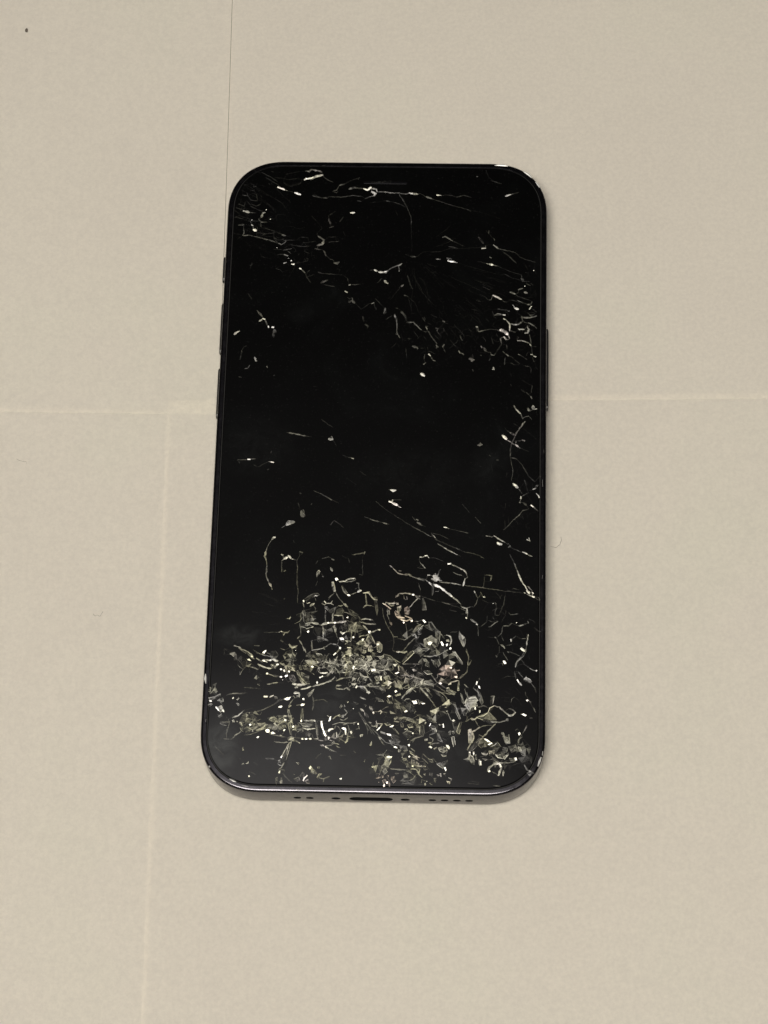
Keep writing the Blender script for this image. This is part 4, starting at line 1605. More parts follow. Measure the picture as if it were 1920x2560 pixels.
S432 850,-4533 1043,-4727 1181,-4921
P4 863,-4532 918,-4546 1056,-4726 1098,-4810 1016,-4727
S440 1112,-4838 1181,-4914
P4 1231,-4653 1313,-4722 1342,-4834 1273,-4779
P4 1093,-4542 1203,-4597 1245,-4695 1163,-4640
S432 1175,-4583 1312,-4651 1422,-4818
P6 1329,-4904 1369,-4861 1429,-4839 1423,-4860 1370,-4903
S532 1436,-4804 1463,-4825
P5 1490,-4845 1531,-4844 1629,-5123 1602,-5123 1533,-4985
S432 1629,-5123 1573,-4956 1490,-4831
S440 1290,-4975 1372,-5030
P6 1357,-4974 1391,-4959 1391,-4987
S432 1385,-5001 1455,-5154
S332 1482,-5182 1511,-5321
P5 1617,-5193 1657,-5192 1639,-5318 1606,-5416 1552,-5376
P5 1404,-5378 1444,-5350 1446,-5433 1412,-5434
P6 1465,-5363 1512,-5362 1519,-5404 1479,-5412
P5 1460,-5475 1513,-5460 1542,-5626 1509,-5661
S432 891,-4546 1039,-4529 1230,-4611 1514,-4648
P5 1011,-4459 1105,-4458 1120,-4514 1039,-4501
P4 821,-4463 956,-4446 984,-4502 863,-4504
P7 1200,-4428 1253,-4413 1274,-4448
S432 1622,-4618 1664,-4758
P4 1636,-4702 1677,-4729 1678,-4814 1645,-4800
P5 1364,-4524 1527,-4634 1501,-4662 1351,-4580
S648 1254,-5248 1227,-5228
S440 1100,-5606 1247,-5590
S540 1758,-5719 1837,-5565 1889,-5467
P5 1773,-5344 1833,-5315 1862,-5426 1823,-5552 1783,-5566
P7 1780,-5344 1834,-5329 1834,-5371 1787,-5378
S540 1861,-5370 1993,-5270
P7 1779,-5760 1819,-5753 1820,-5829 1793,-5843
P7 1866,-5759 1893,-5758 1893,-5814 1867,-5828
P5 1707,-5900 1774,-5871 1799,-5802 1881,-5869 1896,-5993 1855,-5980 1814,-5898
P7 1975,-5895 2000,-5895 2001,-6019 1983,-6006
S532 1694,-5893 1787,-5899
P9 1895,-4880 1916,-4901 1896,-4939 1879,-4922
P6 1692,-4828 1732,-4757 1799,-4713 1906,-4697 1948,-4767 1909,-4894 1815,-4924 1762,-4981 1720,-4897
S532 1743,-4602 1758,-4686
S532 1687,-4447 1769,-4516
P5 1707,-4807 1752,-4680 1833,-4679 1941,-4705 1916,-4790 1943,-4859 1822,-4890 1797,-4974 1755,-4905
S632 1752,-4694 1820,-4735 1887,-4678
S632 1780,-4764 1875,-4762 1955,-4747
P9 1883,-4909 1910,-4902 1917,-4937 1890,-4944
P9 1971,-4950 1998,-4942 1999,-4992 1972,-5006
P4 1926,-4536 1995,-4633 2050,-4787 2024,-4844 1969,-4761 1940,-4620
S440 1858,-4509 1967,-4620 2050,-4801
S440 1644,-4640 1687,-4836
S432 1696,-4540 1739,-4666
P8 1898,-4452 1917,-4381 1944,-4387 1925,-4465
P8 1945,-4465 1979,-4479 1993,-4535 1959,-4521
S440 1964,-4323 1978,-4352
S440 1695,-4441 1736,-4497
P4 2184,-4672 2251,-4664 2226,-4826 2186,-4855
P5 1919,-5084 2053,-5054 2133,-4996 2173,-4897 2253,-4854 2227,-4924 2174,-5009 2215,-5093 2297,-5161 2189,-5177 2054,-5137
S440 1944,-4887 2051,-4857 2119,-4884
S540 1812,-5114 1893,-5126 1946,-5083
P6 1812,-5107 1852,-5099 1906,-5133 1853,-5148
S432 1906,-5140 1948,-5237
S540 2240,-4854 2348,-4880 2456,-4976 2537,-5031
S656 2511,-5038 2591,-5030 2651,-4973
S432 2523,-4905 2604,-4932 2651,-4980
S540 2189,-5163 2350,-5174 2484,-5130
P6 2471,-5116 2511,-5101 2511,-5150 2478,-5144
S432 1718,-5171 1812,-5114
P8 2752,-5006 2806,-4998 2867,-5032 2833,-5054
S340 2914,-5080 2968,-5079
P9 2838,-4738 2872,-4716 2899,-4744 2865,-4770
S548 2906,-4758 2940,-4771
P9 2660,-4340 2687,-4332 2722,-4395 2701,-4402
S748 2701,-4381 2762,-4451
P6 2796,-4337 2843,-4294 2910,-4321 2951,-4377 2924,-4406 2857,-4364
S532 2842,-4266 2843,-4308
S332 2938,-4405 3006,-4489 3033,-4587
S324 2831,-4576 2845,-4661
S224 2858,-4660 2994,-4911 3035,-4980
S440 2987,-4883 3021,-4966
S332 2625,-4170 2654,-4326
S332 2693,-4183 2789,-4295
S532 2909,-4109 2991,-4150 3045,-4163
S764 3024,-4149 3045,-4163
S540 2639,-4099 2672,-3985 2759,-3898
P4 2645,-4099 2665,-3985 2786,-3884 2826,-3812 2820,-3869 2719,-3956
S532 2826,-3812 2840,-3769
S224 2732,-3927 2814,-4039 2909,-4109
P8 2400,-3976 2427,-3968 2482,-4031 2435,-4046
S324 2406,-3805 2502,-3974
S440 2394,-4018 2408,-4061
S364 2271,-3864 2298,-3906
S348 2487,-3789 2521,-3810
S232 2528,-3788 2718,-3870
P5 2357,-3656 2418,-3669 2439,-3733 2405,-3712
S324 2337,-3692 2338,-3820
S424 1895,-5336 2056,-5249 2217,-5232
S648 1842,-5365 1895,-5336
S540 2283,-5203 2190,-5302 2058,-5458 1925,-5572
S432 1977,-5418 2058,-5458
P7 1774,-5331 1821,-5323 1829,-5379 1782,-5387
P5 1775,-5394 1842,-5378 1883,-5433 1858,-5573 1791,-5588
S540 1842,-5378 1884,-5461 1871,-5545
P8 2052,-5486 2112,-5499 2180,-5553 2126,-5547
P5 2386,-5369 2433,-5368 2460,-5451 2541,-5477 2555,-5574 2461,-5562 2433,-5465
P9 2694,-5377 2728,-5356 2748,-5390 2715,-5432
S424 2868,-5221 2821,-5333
S432 2782,-5445 2702,-5502 2702,-5584
S332 2647,-5322 2687,-5294
P5 -3097,-4671 -3081,-4588 -3046,-4598 -3066,-4681
P6 -3075,-4712 -2979,-4628 -2964,-4638 -3026,-4701 -3064,-4728
P5 -3091,-4795 -2972,-4773 -2865,-4719 -2864,-4750 -2950,-4814 -3048,-4846
P9 -3083,-4847 -3029,-4841 -3017,-4872 -3062,-4878
P5 -2928,-4855 -2822,-4791 -2804,-4863 -2868,-4874
P6 -3093,-4950 -3035,-4908 -3005,-4918 -3053,-4960
P8 -2958,-4969 -2933,-4963 -2870,-5039 -2889,-5060 -2941,-4999
P9 -2836,-5023 -2792,-5017 -2774,-5074 -2809,-5069
P5 -2894,-5153 -2837,-5111 -2854,-5173
S432 -2868,-4864 -2815,-4935 -2812,-4997
S324 -2755,-4738 -2657,-4705 -2538,-4698 -2359,-4689
S432 -2657,-4703 -2428,-4701
P8 -2648,-4798 -2624,-4767 -2603,-4792 -2637,-4816
P7 -2562,-4817 -2524,-4785 -2508,-4801 -2542,-4832
P7 -2569,-4890 -2529,-4889 -2498,-4930 -2517,-4942
S216 -2551,-4848 -2514,-5002
S332 -2434,-4582 -2264,-4589 -2124,-4602
S340 -2188,-4510 -2137,-4540
S432 -1998,-4512 -1919,-4495
P5 -1900,-4484 -1811,-4472 -1820,-4493 -1889,-4505
S224 -1811,-4472 -1691,-4481
P8 -2058,-4741 -1979,-4740 -1978,-4760 -2057,-4767
S724 -1948,-4765 -1870,-4722
P4 -1865,-4743 -1799,-4762 -1788,-4803 -1838,-4794
P9 -1678,-4801 -1601,-4769 -1599,-4816
P9 -1786,-4958 -1753,-4932 -1693,-4926 -1721,-4967
S532 -2625,-5179 -2587,-5147 -2518,-5131 -2442,-5063
S532 -2616,-5163 -2537,-5147 -2423,-5031
S424 -2441,-5093 -2343,-5066 -2185,-5048 -2087,-5015
S424 -2087,-5015 -1970,-4961 -1863,-4898
S324 -1863,-4898 -1777,-4814 -1739,-4782
S216 -2394,-5021 -2237,-4976
S324 -2729,-5509 -2696,-5365 -2672,-5231
S324 -2418,-5165 -2396,-5206
S348 -2849,-5276 -2671,-5257
P7 -2628,-5230 -2594,-5209 -2572,-5260 -2611,-5271
P6 -2544,-5229 -2523,-5239 -2532,-5260
P6 -2493,-5259 -2458,-5253 -2430,-5330 -2450,-5330
P4 -2259,-5172 -2229,-5167 -2178,-5202 -2238,-5193
P5 -2478,-5361 -2428,-5381 -2405,-5442 -2446,-5422
P4 -2398,-5390 -2331,-5328 -2269,-5398 -2305,-5481 -2375,-5462
P8 -2313,-5297 -2283,-5286 -2253,-5306 -2291,-5332
P6 -2253,-5296 -2195,-5274 -2193,-5315 -2231,-5346
P5 -2349,-5359 -2241,-5357 -2133,-5334 -2229,-5398
P6 -2179,-5407 -2082,-5364 -2033,-5343 -2061,-5384
P7 -2033,-5353 -2006,-5291 -1971,-5291 -2004,-5332
P5 -2155,-5273 -2056,-5282 -1996,-5281 -2084,-5323
P5 -1964,-5352 -1846,-5329 -1784,-5390 -1883,-5381
S540 -2570,-5516 -2522,-5485 -2455,-5433
S424 -2393,-5503 -2265,-5480 -2080,-5415
P9 -2001,-5414 -1967,-5383 -1912,-5402 -1915,-5453 -1969,-5454
P9 -1900,-5453 -1872,-5427 -1801,-5467 -1860,-5478
P8 -2119,-3899 -2046,-3840 -2040,-3861 -2083,-3909
S440 -2568,-3807 -2496,-3858 -2423,-3910
P5 -2424,-3889 -2332,-3950 -2258,-4022 -2309,-4012
P8 -2341,-3960 -2301,-3955 -2280,-3986 -2320,-3991
P8 -2408,-4035 -2359,-4018 -2312,-4064 -2357,-4060
P5 -2296,-3844 -2194,-3895 -2132,-3936 -2213,-3906
P4 -2229,-4000 -2127,-4061 -2085,-4102 -2177,-4052
S640 -2194,-4115 -2082,-4165 -1991,-4195
S656 -2012,-4190 -1941,-4199
S440 -2372,-4160 -2261,-4189 -2180,-4229
P5 -2363,-4154 -2272,-4179 -2301,-4190
P8 -2127,-4051 -2078,-4034 -2026,-4070 -2086,-4071
P6 -2076,-4071 -2027,-4060 -2016,-4091
P8 -1988,-4038 -1949,-4022 -1932,-4047 -1967,-4059
P7 -1899,-4005 -1797,-4050 -1817,-4066 -1888,-4036
P5 -1972,-3944 -1921,-3953 -1910,-3984 -1960,-3980
P7 -1964,-4121 -1925,-4120 -1903,-4151 -1943,-4157
S432 -1895,-4109 -1912,-4193
P7 -1859,-4140 -1826,-4098 -1795,-4118 -1833,-4150
P5 -1892,-4193 -1844,-4129 -1804,-4139 -1852,-4192
P8 -1776,-4212 -1742,-4195 -1726,-4221 -1760,-4237
P9 -1715,-4231 -1681,-4226 -1665,-4257 -1694,-4273
P9 -1686,-4361 -1667,-4335 -1618,-4318 -1617,-4344
P8 -1775,-4357 -1736,-4346 -1720,-4372 -1754,-4388
P8 -2037,-4294 -1993,-4283 -1986,-4314 -2021,-4320
S424 -1987,-4309 -1875,-4349 -1775,-4368
P5 -1953,-3922 -1993,-3913 -2034,-3892
P4 1786,-5722 1863,-5599 1979,-5474 2039,-5493 1961,-5617 1864,-5721
P5 1961,-5617 2019,-5494 2197,-5572 2119,-5655 2021,-5677
P8 2058,-5493 2117,-5502 2216,-5572 2138,-5563
P8 2128,-5604 2216,-5562 2236,-5582 2158,-5624
P4 2158,-5634 2314,-5550 2394,-5650 2257,-5693
P6 2382,-5385 2431,-5374 2451,-5466 2412,-5456
P5 2432,-5486 2529,-5403 2550,-5566 2472,-5587
P6 2462,-5547 2550,-5545 2550,-5576 2472,-5583
P5 2414,-5650 2512,-5668 2493,-5750 2414,-5731
P6 2159,-5736 2277,-5713 2258,-5795 2179,-5796
P7 2022,-5768 2140,-5776 2121,-5807 2042,-5799
P6 2277,-5794 2415,-5771 2455,-5872 2337,-5854
P7 2435,-5832 2532,-5749 2532,-5790 2455,-5892
P5 2512,-5648 2649,-5605 2689,-5706 2571,-5748
P6 2649,-5666 2747,-5643 2767,-5724 2669,-5747
P9 2631,-5849 2670,-5838 2690,-5898 2651,-5909
P5 2533,-5871 2631,-5849 2651,-5929 2553,-5921
P8 1786,-5752 1825,-5752 1816,-5793
P6 1749,-5905 1807,-5803 1866,-5842 1906,-5943 1848,-5995 1798,-5925
P8 1865,-5761 1894,-5771 1885,-5822
P6 1905,-5801 1934,-5801 1945,-5902 1906,-5882
P8 1985,-5921 2024,-5921 2035,-6012 1995,-6012
P5 2043,-5880 2141,-5888 2083,-5920
S648 2144,-6121 2182,-6039 2279,-5967 2416,-5954
P8 2144,-6121 2182,-6090 2202,-6120 2163,-6141
S656 2348,-5975 2387,-6015 2388,-6076 2340,-6198
P8 2348,-5975 2387,-5975 2407,-6035 2368,-6046
S548 2437,-6095 2428,-6206
S440 2222,-6119 2301,-6158
S432 2259,-5896 2357,-5955 2631,-5930
S332 2244,-6381 2381,-6394
S224 1775,-6349 1990,-6366
S224 1852,-6308 1990,-6335
S548 2818,-5977 2867,-6067 2946,-6106
P5 2868,-6128 2946,-6106 3005,-6145 2927,-6197
P9 2706,-5379 2736,-5358 2750,-5399 2716,-5426
S424 2853,-5234 2785,-5378
S432 2765,-5409 2717,-5502 2708,-5583
S324 2688,-5604 2747,-5582
P6 2743,-5010 2802,-4999 2862,-5039 2803,-5046
S432 2180,-5897 2259,-5876
S324 2003,-5840 2121,-5817
P6 -2416,-5758 -2398,-5727 -2381,-5788 -2405,-5798
P6 -2412,-6073 -2374,-6042 -2363,-6072
P7 -2334,-6051 -2287,-6010 -2295,-6051
S224 -2198,-6018 -2116,-6078
P8 -2285,-6283 -2255,-6273 -2244,-6303 -2273,-6313
S224 -2268,-6202 -2148,-6261
S224 -1390,-6014 -1340,-6053
P8 -594,-6303 -546,-6292 -539,-6316 -584,-6323
S324 -2912,-5111 -2850,-5151
S224 -2921,-5726 -2756,-5886
S224 -2477,-5942 -2437,-5962
P6 -2927,-4988 -2840,-4945 -2796,-5027 -2854,-5069
P5 -2891,-5132 -2833,-5089 -2810,-5151
S324 -2711,-5580 -2719,-5416 -2666,-5271
S424 -2770,-5581 -2631,-5588 -2537,-5495 -2440,-5452
S324 -2845,-5254 -2667,-5251
S332 -1021,-5895 -983,-5854"""
FILLDATA = "-14.0,-41.0,7.3,4.0,0,0.85,5 1.8,-43.1,10.8,4.2,-8,0.85,5 -4.3,-39.7,6.2,5.0,0,0.75,5 -11.3,-33.1,4.6,3.8,0,1.1,3 -4.4,-35.3,3.1,4.2,0,1,3 9.2,-35.9,5.4,3.3,-35,1,3 12.3,-41.0,4.6,3.8,0,1,3 9.5,-50.0,8.5,7.1,-30,1.1,3 -20.3,-52.5,8.5,2.3,-3,0.75,4 -8.3,-53.8,6.5,2.7,0,0.9,3 25.2,-57.8,5.0,3.3,0,1,3 5.3,-61.6,7.7,4.2,-20,1,4 18.4,-49.4,2.2,2.5,0,0.7,4 -24.9,-41.6,5.4,1.8,-35,0.9,3 -29.9,-47.2,1.7,3.3,0,0.9,3 -0.2,-50.2,6.9,5.0,-40,1.1,2 25.0,-32.5,5.8,8.3,0,1.3,2 25.8,-42.7,4.6,7.5,0,1.3,1 28.8,30.8,3.5,12.5,0,1,2 17.4,27.1,10.8,5.0,25,1.1,1 -26.2,51.3,9.2,5.0,-20,0.9,2 -17.9,43.3,7.7,4.2,-20,1,2 -29.8,58.4,4.6,5.0,0,1,1 6.4,27.9,6.9,5.0,0,1,1 26.3,-7.3,4.6,10.0,0,1.3,1"

# ------------------------------------------------------------------ fractures of the glass (mm/100 on the glass plane)
ZG = 7.36
CAMP = Vector((16.7, -187., 470.5))
LIT = {0: .005, 1: .016, 2: .038, 3: .075, 4: .15, 5: .28, 6: .48, 7: .80, 8: 1., 9: 1.}  # brightness wanted per level, painted as whiteness of the glass; top levels are glints
def glint_normal(p, jit):
    v = (CAMP-Vector(p)).normalized(); l = (KEY*1000-Vector(p)).normalized()
    h = (v+l).normalized(); return (h+Vector((random.gauss(0, jit*1.8), random.gauss(0, jit*1.8), 0))).normalized()
def in_mess(x, y):
    return y < -18 and not (x < -25) and not (x > 22)
def spline(P, step=.35):
    """resample a traced line with a smooth curve and a little raggedness"""
    if len(P) < 2: return P
    out = []
    for i in range(len(P)-1):
        p0 = P[max(i-1, 0)]; p1 = P[i]; p2 = P[i+1]; p3 = P[min(i+2, len(P)-1)]
        L = (p2-p1).length; n = max(1, min(12, int(L/step)))
        for k in range(n):
            t = k/n
            q = .5*((2*p1)+(-p0+p2)*t+(2*p0-5*p1+4*p2-p3)*t*t+(-p0+3*p1-3*p2+p3)*t**3)
            q = q.lerp(p1.lerp(p2, t), .55)
            if out: q = q+Vector((random.gauss(0, .032), random.gauss(0, .032)))
            out.append(q)
    out.append(P[-1]); return out
def crack_geo(P, w, b, zoff, straight=False):
    """a raised ragged fracture lip: two sloping faces meeting on a crest"""
    P = [Vector(p) for p in P]
    if straight:                                       # angular edge of a splinter
        Q = []
        for i in range(len(P)-1): Q += [P[i], P[i].lerp(P[i+1], random.uniform(.35, .65))]
        P = Q+[P[-1]]
    else: P = spline(P)
    m = len(P); v = []; f = []; c = []
    side = random.choice((-1, 1))
    for i, p in enumerate(P):
        d = (P[min(i+1, m-1)]-P[max(i-1, 0)]); d = d.normalized() if d.length > 1e-6 else Vector((1, 0)); q = Vector((-d.y, d.x))
        t = i/(m-1) if m > 1 else .5
        ww = w*(.45+.55*min(1, 6*min(t, 1-t)+.1))*random.uniform(.6, 1.25)
        hgt = .02+ww*random.uniform(.12, .4)
        v += [(*(p-q*ww/2), ZG+.004+zoff), (*(p+q*ww*random.uniform(-.2, .2)*side), ZG+hgt+zoff), (*(p+q*ww/2), ZG+.004+zoff)]
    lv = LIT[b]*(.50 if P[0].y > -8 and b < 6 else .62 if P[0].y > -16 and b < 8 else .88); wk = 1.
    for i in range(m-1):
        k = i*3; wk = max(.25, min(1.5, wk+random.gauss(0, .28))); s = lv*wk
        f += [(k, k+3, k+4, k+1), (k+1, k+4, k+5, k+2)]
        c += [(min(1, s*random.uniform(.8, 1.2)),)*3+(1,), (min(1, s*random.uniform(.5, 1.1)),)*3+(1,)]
    return v, f, c
def shard_geo(P, b, zoff):
    """a splinter of glass: tilted faceted top on short side walls"""
    P = [Vector(p) for p in P]; n = len(P); ce = sum(P, Vector((0, 0)))/n
    if b >= 8: P = [ce+(p-ce)*.82 for p in P]
    area = abs(sum(P[i].x*P[(i+1) % n].y-P[(i+1) % n].x*P[i].y for i in range(n)))/2
    r = math.sqrt(max(area, .01)/math.pi)
    if (sum(P[i].x*P[(i+1) % n].y-P[(i+1) % n].x*P[i].y for i in range(n))) < 0: P.reverse()
    base = ZG+.006+zoff; nr = glint_normal((ce.x, ce.y, 7.4), .05) if b >= 8 else Vector((random.gauss(0, .28), random.gauss(0, .28), 1)).normalized()
    def zt(p):
        return -((p.x-ce.x)*nr.x+(p.y-ce.y)*nr.y)/nr.z
    Q = []
    for i in range(n):
        Q.append(P[i])
        mid = (P[i]+P[(i+1) % n])/2; d = (P[(i+1) % n]-P[i]); q = Vector((d.y, -d.x))
        if d.length > .5: Q.append(mid+q*random.uniform(-.10, .10))
    n = len(Q); zs = [zt(p) for p in Q]; lo = min(zs); top = [base+.03+(z-lo)+(0 if b >= 8 else random.uniform(0, .10)*r) for z in zs]
    cz = base+.03-lo+(0 if b >= 8 else random.uniform(.0, .22)*r)
    co = ce+(Vector((0, 0)) if b >= 8 else Vector((random.gauss(0, .18), random.gauss(0, .18)))*r)
    v = [(p.x, p.y, base) for p in Q]+[(p.x, p.y, z) for p, z in zip(Q, top)]+[(co.x, co.y, cz)]
    f = []; c = []
    lv = LIT[b]*(1 if b >= 8 else .52)
    for i in range(n):
        j = (i+1) % n
        f.append((i, j, n+j, n+i)); c.append((min(1, lv*.7),)*3+(1,))
        f.append((n+i, n+j, 2*n)); k = (1. if b >= 8 else random.choice((.12, .3, .5, .8, 1.15))); c.append((min(1, lv*k),)*3+(1,))
    return v, f, c, area
def pink(x, y):
    return (2.8 < x < 8 and -29.5 > y > -33.4) or (12.3 < x < 16.5 and -40.6 > y > -43.2) or (1.2 < x < 4 and y < -61.5)
cracks = []; shards = []
for ln in DATA.strip().split('\n'):
    t = ln.split(); b = int(t[0][1])
    if t[0][0] == 'S':
        w = int(t[0][2:])/8./13.0; w *= .66 if w < .45 else .80
        P = [tuple(float(q)/100 for q in u.split(',')) for u in t[1:]]
        L = sum(math.dist(P[i], P[i+1]) for i in range(len(P)-1)); cracks.append((L, w, b, P))
    else:
        P = [tuple(float(q)/100 for q in u.split(',')) for u in t[1:]]
        shards.append((b, P))
def stuff_join(name, geos, m, parent, label):
    V = []; F = []; C = []
    for v, f, c in geos:
        k = len(V); V += v; F += [tuple(q+k for q in g) for g in f]; C += c
    if not V: return
    o = mesh_obj(name, V, F, m, parent, vcol=C); o['kind'] = 'stuff'; o['label'] = label; return o
def matfor(x, y):
    if pink(x, y): return FRAC_P
    return FRAC_Y if in_mess(x, y) and noise.noise(Vector((x*.16, y*.16, 4.))) > -.05 else FRAC
cracks.sort(key=lambda q: -q[0]); small = {}
for i, (L, w, b, P) in enumerate(cracks):
    v, f, c = crack_geo(P, w, b, .0006*(i % 13)); m = matfor(*P[len(P)//2])
    if i < 290: mesh_obj('crack', v, f, m, phone, vcol=c)
    else: small.setdefault(m.name, []).append((v, f, c))
sg = []
for i, (b, P) in enumerate(shards):
    v, f, c, area = shard_geo(P, b, .0011*(i % 17)+.012); sg.append((area, v, f, c, matfor(*P[0])))
sg.sort(key=lambda q: -q[0])
rims = []
for b, P in shards:                                    # broken edges round part of each splinter, rim light painted as extra whiteness
    if b < 3 or b > 7: continue
    n = len(P); k0 = random.randrange(n); m_ = max(1, int(n*random.uniform(.35, .8)))
    rims.append((matfor(*P[0]).name, crack_geo([P[(k0+i) % n] for i in range(m_+1)], random.uniform(.06, .13), min(7, b+random.choice((0, 1, 1, 2))), .03+.001*random.randrange(9), True)))
for i, (a, v, f, c, m) in enumerate(sg):
    if i < 290: mesh_obj('glass_shard', v, f, m, phone, vcol=c)
    else: small.setdefault(m.name, []).append((v, f, c))
# crushed zone: a mesh of splinters too small to pick apart (centre, half axes, angle, spacing mm, level)
from mathutils.geometry import delaunay_2d_cdt
random.seed(21)
FILL = [tuple(float(q) for q in s_.split(',')) for s_ in FILLDATA.split()]
zi = 0
for cx_, cy_, ax, ay, an, sp, lvl in FILL:
    ca_, sa_ = math.cos(math.radians(an)), math.sin(math.radians(an)); pts = []
    nn = int(math.pi*ax*ay/(sp*sp)*1.2); st = random.uniform(1.1, 1.6)
    for k in range(nn*3):
        if len(pts) >= nn: break
        r = math.sqrt(random.random())*random.uniform(.9, 1.08); th = random.uniform(0, 6.283)
        ux, uy = ax*r*math.cos(th), ay*r*math.sin(th); q = Vector((cx_+ux*ca_-uy*sa_, cy_+ux*sa_+uy*ca_))
        if abs(q.x) > 30.3 or abs(q.y) > 64: continue
        if any(((q-p).x/st)**2+(q-p).y**2 < (sp*.5)**2 for p in pts[-400:]): continue
        pts.append(q)
    vv, ee, ff, _, _, _ = delaunay_2d_cdt(pts, [], [], 0, 1e-5)
    lvl = int(lvl); amp = {1: .0, 2: .0, 3: .7, 4: 1.1, 5: 1.15}[lvl]
    def dens(p):
        ux = ((p.x-cx_)*ca_+(p.y-cy_)*sa_)/ax; uy = (-(p.x-cx_)*sa_+(p.y-cy_)*ca_)/ay
        return max(0, 1-(ux*ux+uy*uy)**1.5)*max(0, min(1.4, .75+2.6*noise.noise(Vector((p.x*.33, p.y*.33, 5.1)))))
    for tri in ff:
        P = [vv[i] for i in tri]; ce = sum(P, Vector((0, 0)))/3; d = dens(ce)
        if max((P[i]-P[(i+1) % 3]).length for i in range(3)) > sp*3.2: continue
        if amp == 0 or random.random() > d*.9: continue
        s = min(.5, amp*d*.026*random.expovariate(1.)**2.1); nrx, nry = random.gauss(0, .3), random.gauss(0, .3); z0 = ZG+.003+.0006*(zi % 9); zi += 1
        zz = [-(p.x-ce.x)*nrx-(p.y-ce.y)*nry for p in P]; lo = min(zz)
        v = [(p.x, p.y, z0+z-lo) for p, z in zip(P, zz)]
        small.setdefault(matfor(ce.x, ce.y).name, []).append((v, [(0, 1, 2)], [(s, s, s, 1)]))
    for i, j in ee:
        p, q = vv[i], vv[j]; ce = (p+q)/2; d = dens(ce); L = (p-q).length
        if L > sp*2.6 or random.random() > d*(.25 if lvl < 3 else .7): continue
        b = max(1, min(7, int(random.gauss(lvl-.6 if lvl > 2 else lvl, 1.6)))); bend = Vector((random.gauss(0, .1), random.gauss(0, .1)))*L
        v, f, c = crack_geo([p, ce+bend, q], random.uniform(.035, .08 if lvl < 3 else .12), b, .0007*(zi % 11), True); zi += 1
        small.setdefault(matfor(ce.x, ce.y).name, []).append((v, f, c))
    for k in range(int(len(pts)*(.03 if lvl < 4 else .05)*(lvl > 1))):  # small white chips added as glints, tilted to catch the lamp
        q = random.choice(pts)
        if dens(q) < .3: continue
        s = random.uniform(.045, .14); a0 = random.uniform(0, 3); P = [(q.x+s*random.uniform(.7, 1.8)*math.cos(a0+1.57*j), q.y+s*random.uniform(.5, 1)*math.sin(a0+1.57*j)) for j in range(4)]
        v, f, c, _a = shard_geo(P, 8, .02); small.setdefault(matfor(q.x, q.y).name, []).append((v, f, c))
# thin continuations that run from the end of one crack into its neighbour
allp = []
for i, (L, w, b, P) in enumerate(cracks):
    for q in spline([Vector(p) for p in P], .5): allp.append((q, i))
for i, (b, P) in enumerate(shards):
    for p in P: allp.append((Vector(p), -1-i))
grid = {}
for q, i in allp: grid.setdefault((int(q.x//2), int(q.y//2)), []).append((q, i))
for i, (L, w, b, P) in enumerate(cracks):
    for e in (P[0], P[-1]):
        e = Vector(e); gx, gy = int(e.x//2), int(e.y//2); best = None; lim = 1.5 if e.y < -26 else 1.2
        for a_ in (-1, 0, 1):
            for b_ in (-1, 0, 1):
                for q, k in grid.get((gx+a_, gy+b_), ()):
                    dd = (q-e).length
                    if k != i and .12 < dd < lim and (best is None or dd < best[0]): best = (dd, q)
        if best and random.random() < .85:
            q = best[1]; mid = (e+q)/2+Vector((random.gauss(0, .1), random.gauss(0, .1)))*best[0]
            small.setdefault(matfor(e.x, e.y).name, []).append(crack_geo([e, mid, q], min(.11, max(.05, w*.5)), max(1, b-2), .0005*(i % 9), True))
for nm, gq in rims: small.setdefault(nm, []).append(gq)
# hairline radial cracks around the impact points
for ox, oy, r0, r1, a0, a1, cnt in ((5.5, 44.3, 2, 14, -120, -25, 34), (5.5, 44.3, 12, 25, -75, -8, 46), (5.5, 44.3, 3, 12, -5, 50, 6), (-38, 66, 8, 22, -60, -25, 26), (-38, 52, 8, 26, -28, -4, 24), (-2, -38, 3, 17, -60, 20, 30), (-9, -33, 9, 17, 150, 200, 16)):
    for k in range(cnt):
        a = math.radians(random.uniform(a0, a1)); s0 = random.uniform(r0, r1*.7); s1 = s0+random.uniform(1, 5); P = []
        for q in range(4):
            s = s0+(s1-s0)*q/3; aa = a+random.gauss(0, .012); P.append((ox+s*math.cos(aa), oy+s*math.sin(aa)))
        if max(abs(P[0][0]), abs(P[-1][0])) > 30.2: continue
        small.setdefault(FRAC.name, []).append(crack_geo(P, random.uniform(.035, .08), random.choice((0, 1, 1)), .0004*(k % 7)))
for nm, g in small.items():
    stuff_join('glass_splinters', g, bpy.data.materials[nm], phone, 'fine splinters and hairline cracks of the shattered glass')

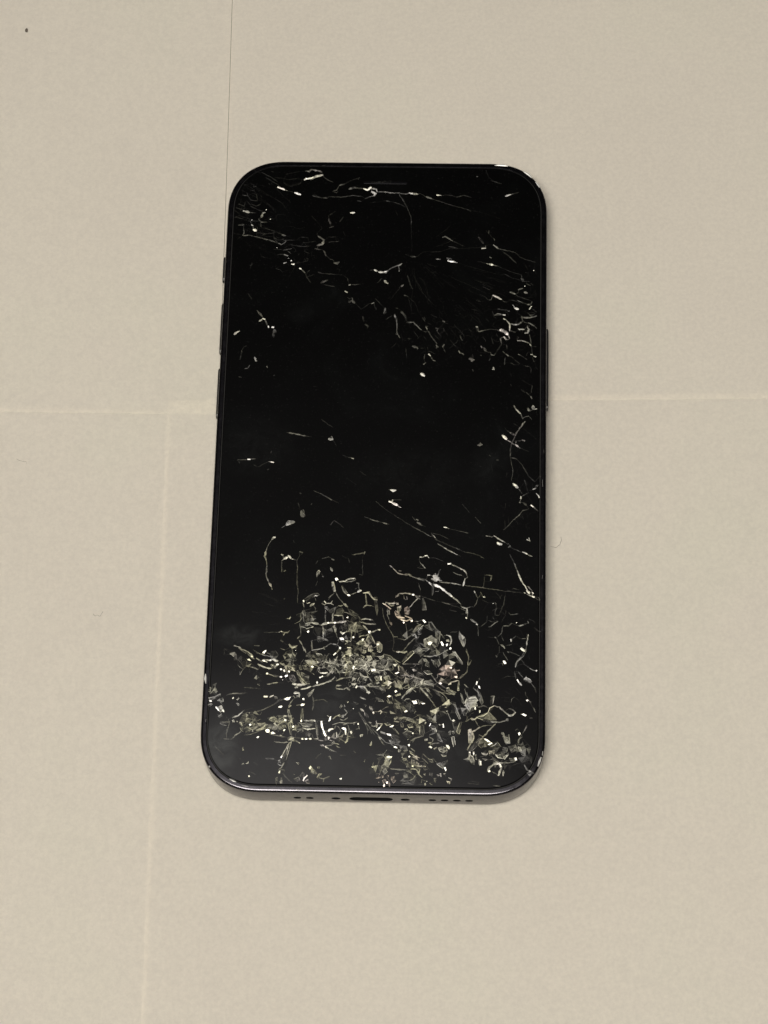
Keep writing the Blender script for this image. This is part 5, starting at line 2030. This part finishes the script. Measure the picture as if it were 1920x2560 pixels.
# ------------------------------------------------------------------ lint and a crumb on the paper
def fibre(name, pts, r, z, m, label, cat):
    P = [Vector((a, b, z+c)) for a, b, c in pts]; v = []; f = []; n = 5
    Q = []
    for i in range(len(P)-1):
        for k in range(4): Q.append(P[i].lerp(P[i+1], k/4)+Vector((random.gauss(0, .02), random.gauss(0, .02), 0)))
    Q.append(P[-1])
    for i, p in enumerate(Q):
        d = (Q[min(i+1, len(Q)-1)]-Q[max(i-1, 0)]).normalized(); s = d.cross(Vector((0, 0, 1))).normalized(); u = s.cross(d)
        rr = r*(.4 if i in (0, len(Q)-1) else random.uniform(.8, 1.2))
        v += [tuple(p+s*rr*math.cos(6.283*k/n)+u*rr*math.sin(6.283*k/n)) for k in range(n)]
    for i in range(len(Q)-1):
        f += [(i*n+k, i*n+(k+1) % n, (i+1)*n+(k+1) % n, (i+1)*n+k) for k in range(n)]
    f += [tuple(range(n-1, -1, -1)), tuple(range(len(v)-n, len(v)))]
    return tag(mesh_obj(name, v, f, m, smooth=True), label, cat)
random.seed(3)
fibre('lint_fibre', [(-72.2, 2.9, 0), (-71.6, 2.5, .1), (-70.9, 2.35, .1), (-70.1, 2.3, 0), (-69.9, 1.7, 0)], .055, -.5, LINT, 'grey fibre near the left edge of the paper, level with the middle of the phone', 'lint')
fibre('lint_fibre', [(-54.9, -29.0, 0), (-54.5, -29.6, .1), (-54.0, -29.4, .1), (-53.5, -29.6, .1), (-52.9, -28.5, 0)], .06, -.5, LINT, 'tiny curled grey fibre lying on the lower left sheet of paper', 'lint')
fibre('hair', [(33.2, -14.0, 0), (34.3, -14.2, .1), (35.0, -13.6, .1), (35.3, -12.6, .1), (35.2, -11.9, 0)], .04, -.14, HAIR, 'short pale curved hair on the paper just right of the phone', 'hair')
v = []; f = []
bm = bmesh.new(); bmesh.ops.create_icosphere(bm, subdivisions=2, radius=1)
for q in bm.verts:
    s = 1+.35*noise.noise(q.co*1.7); q.co = Vector((q.co.x*.34*s, q.co.y*.48*s, q.co.z*.2*s))
    q.co += Vector((-77.35, 100.2, -.22)); q.co *= S
me = bpy.data.meshes.new('crumb'); bm.to_mesh(me); bm.free(); me.materials.append(CRUMB)
o = bpy.data.objects.new('crumb', me); COL.objects.link(o); tag(o, 'tiny dark crumb on the paper in the top left corner of the picture', 'crumb')
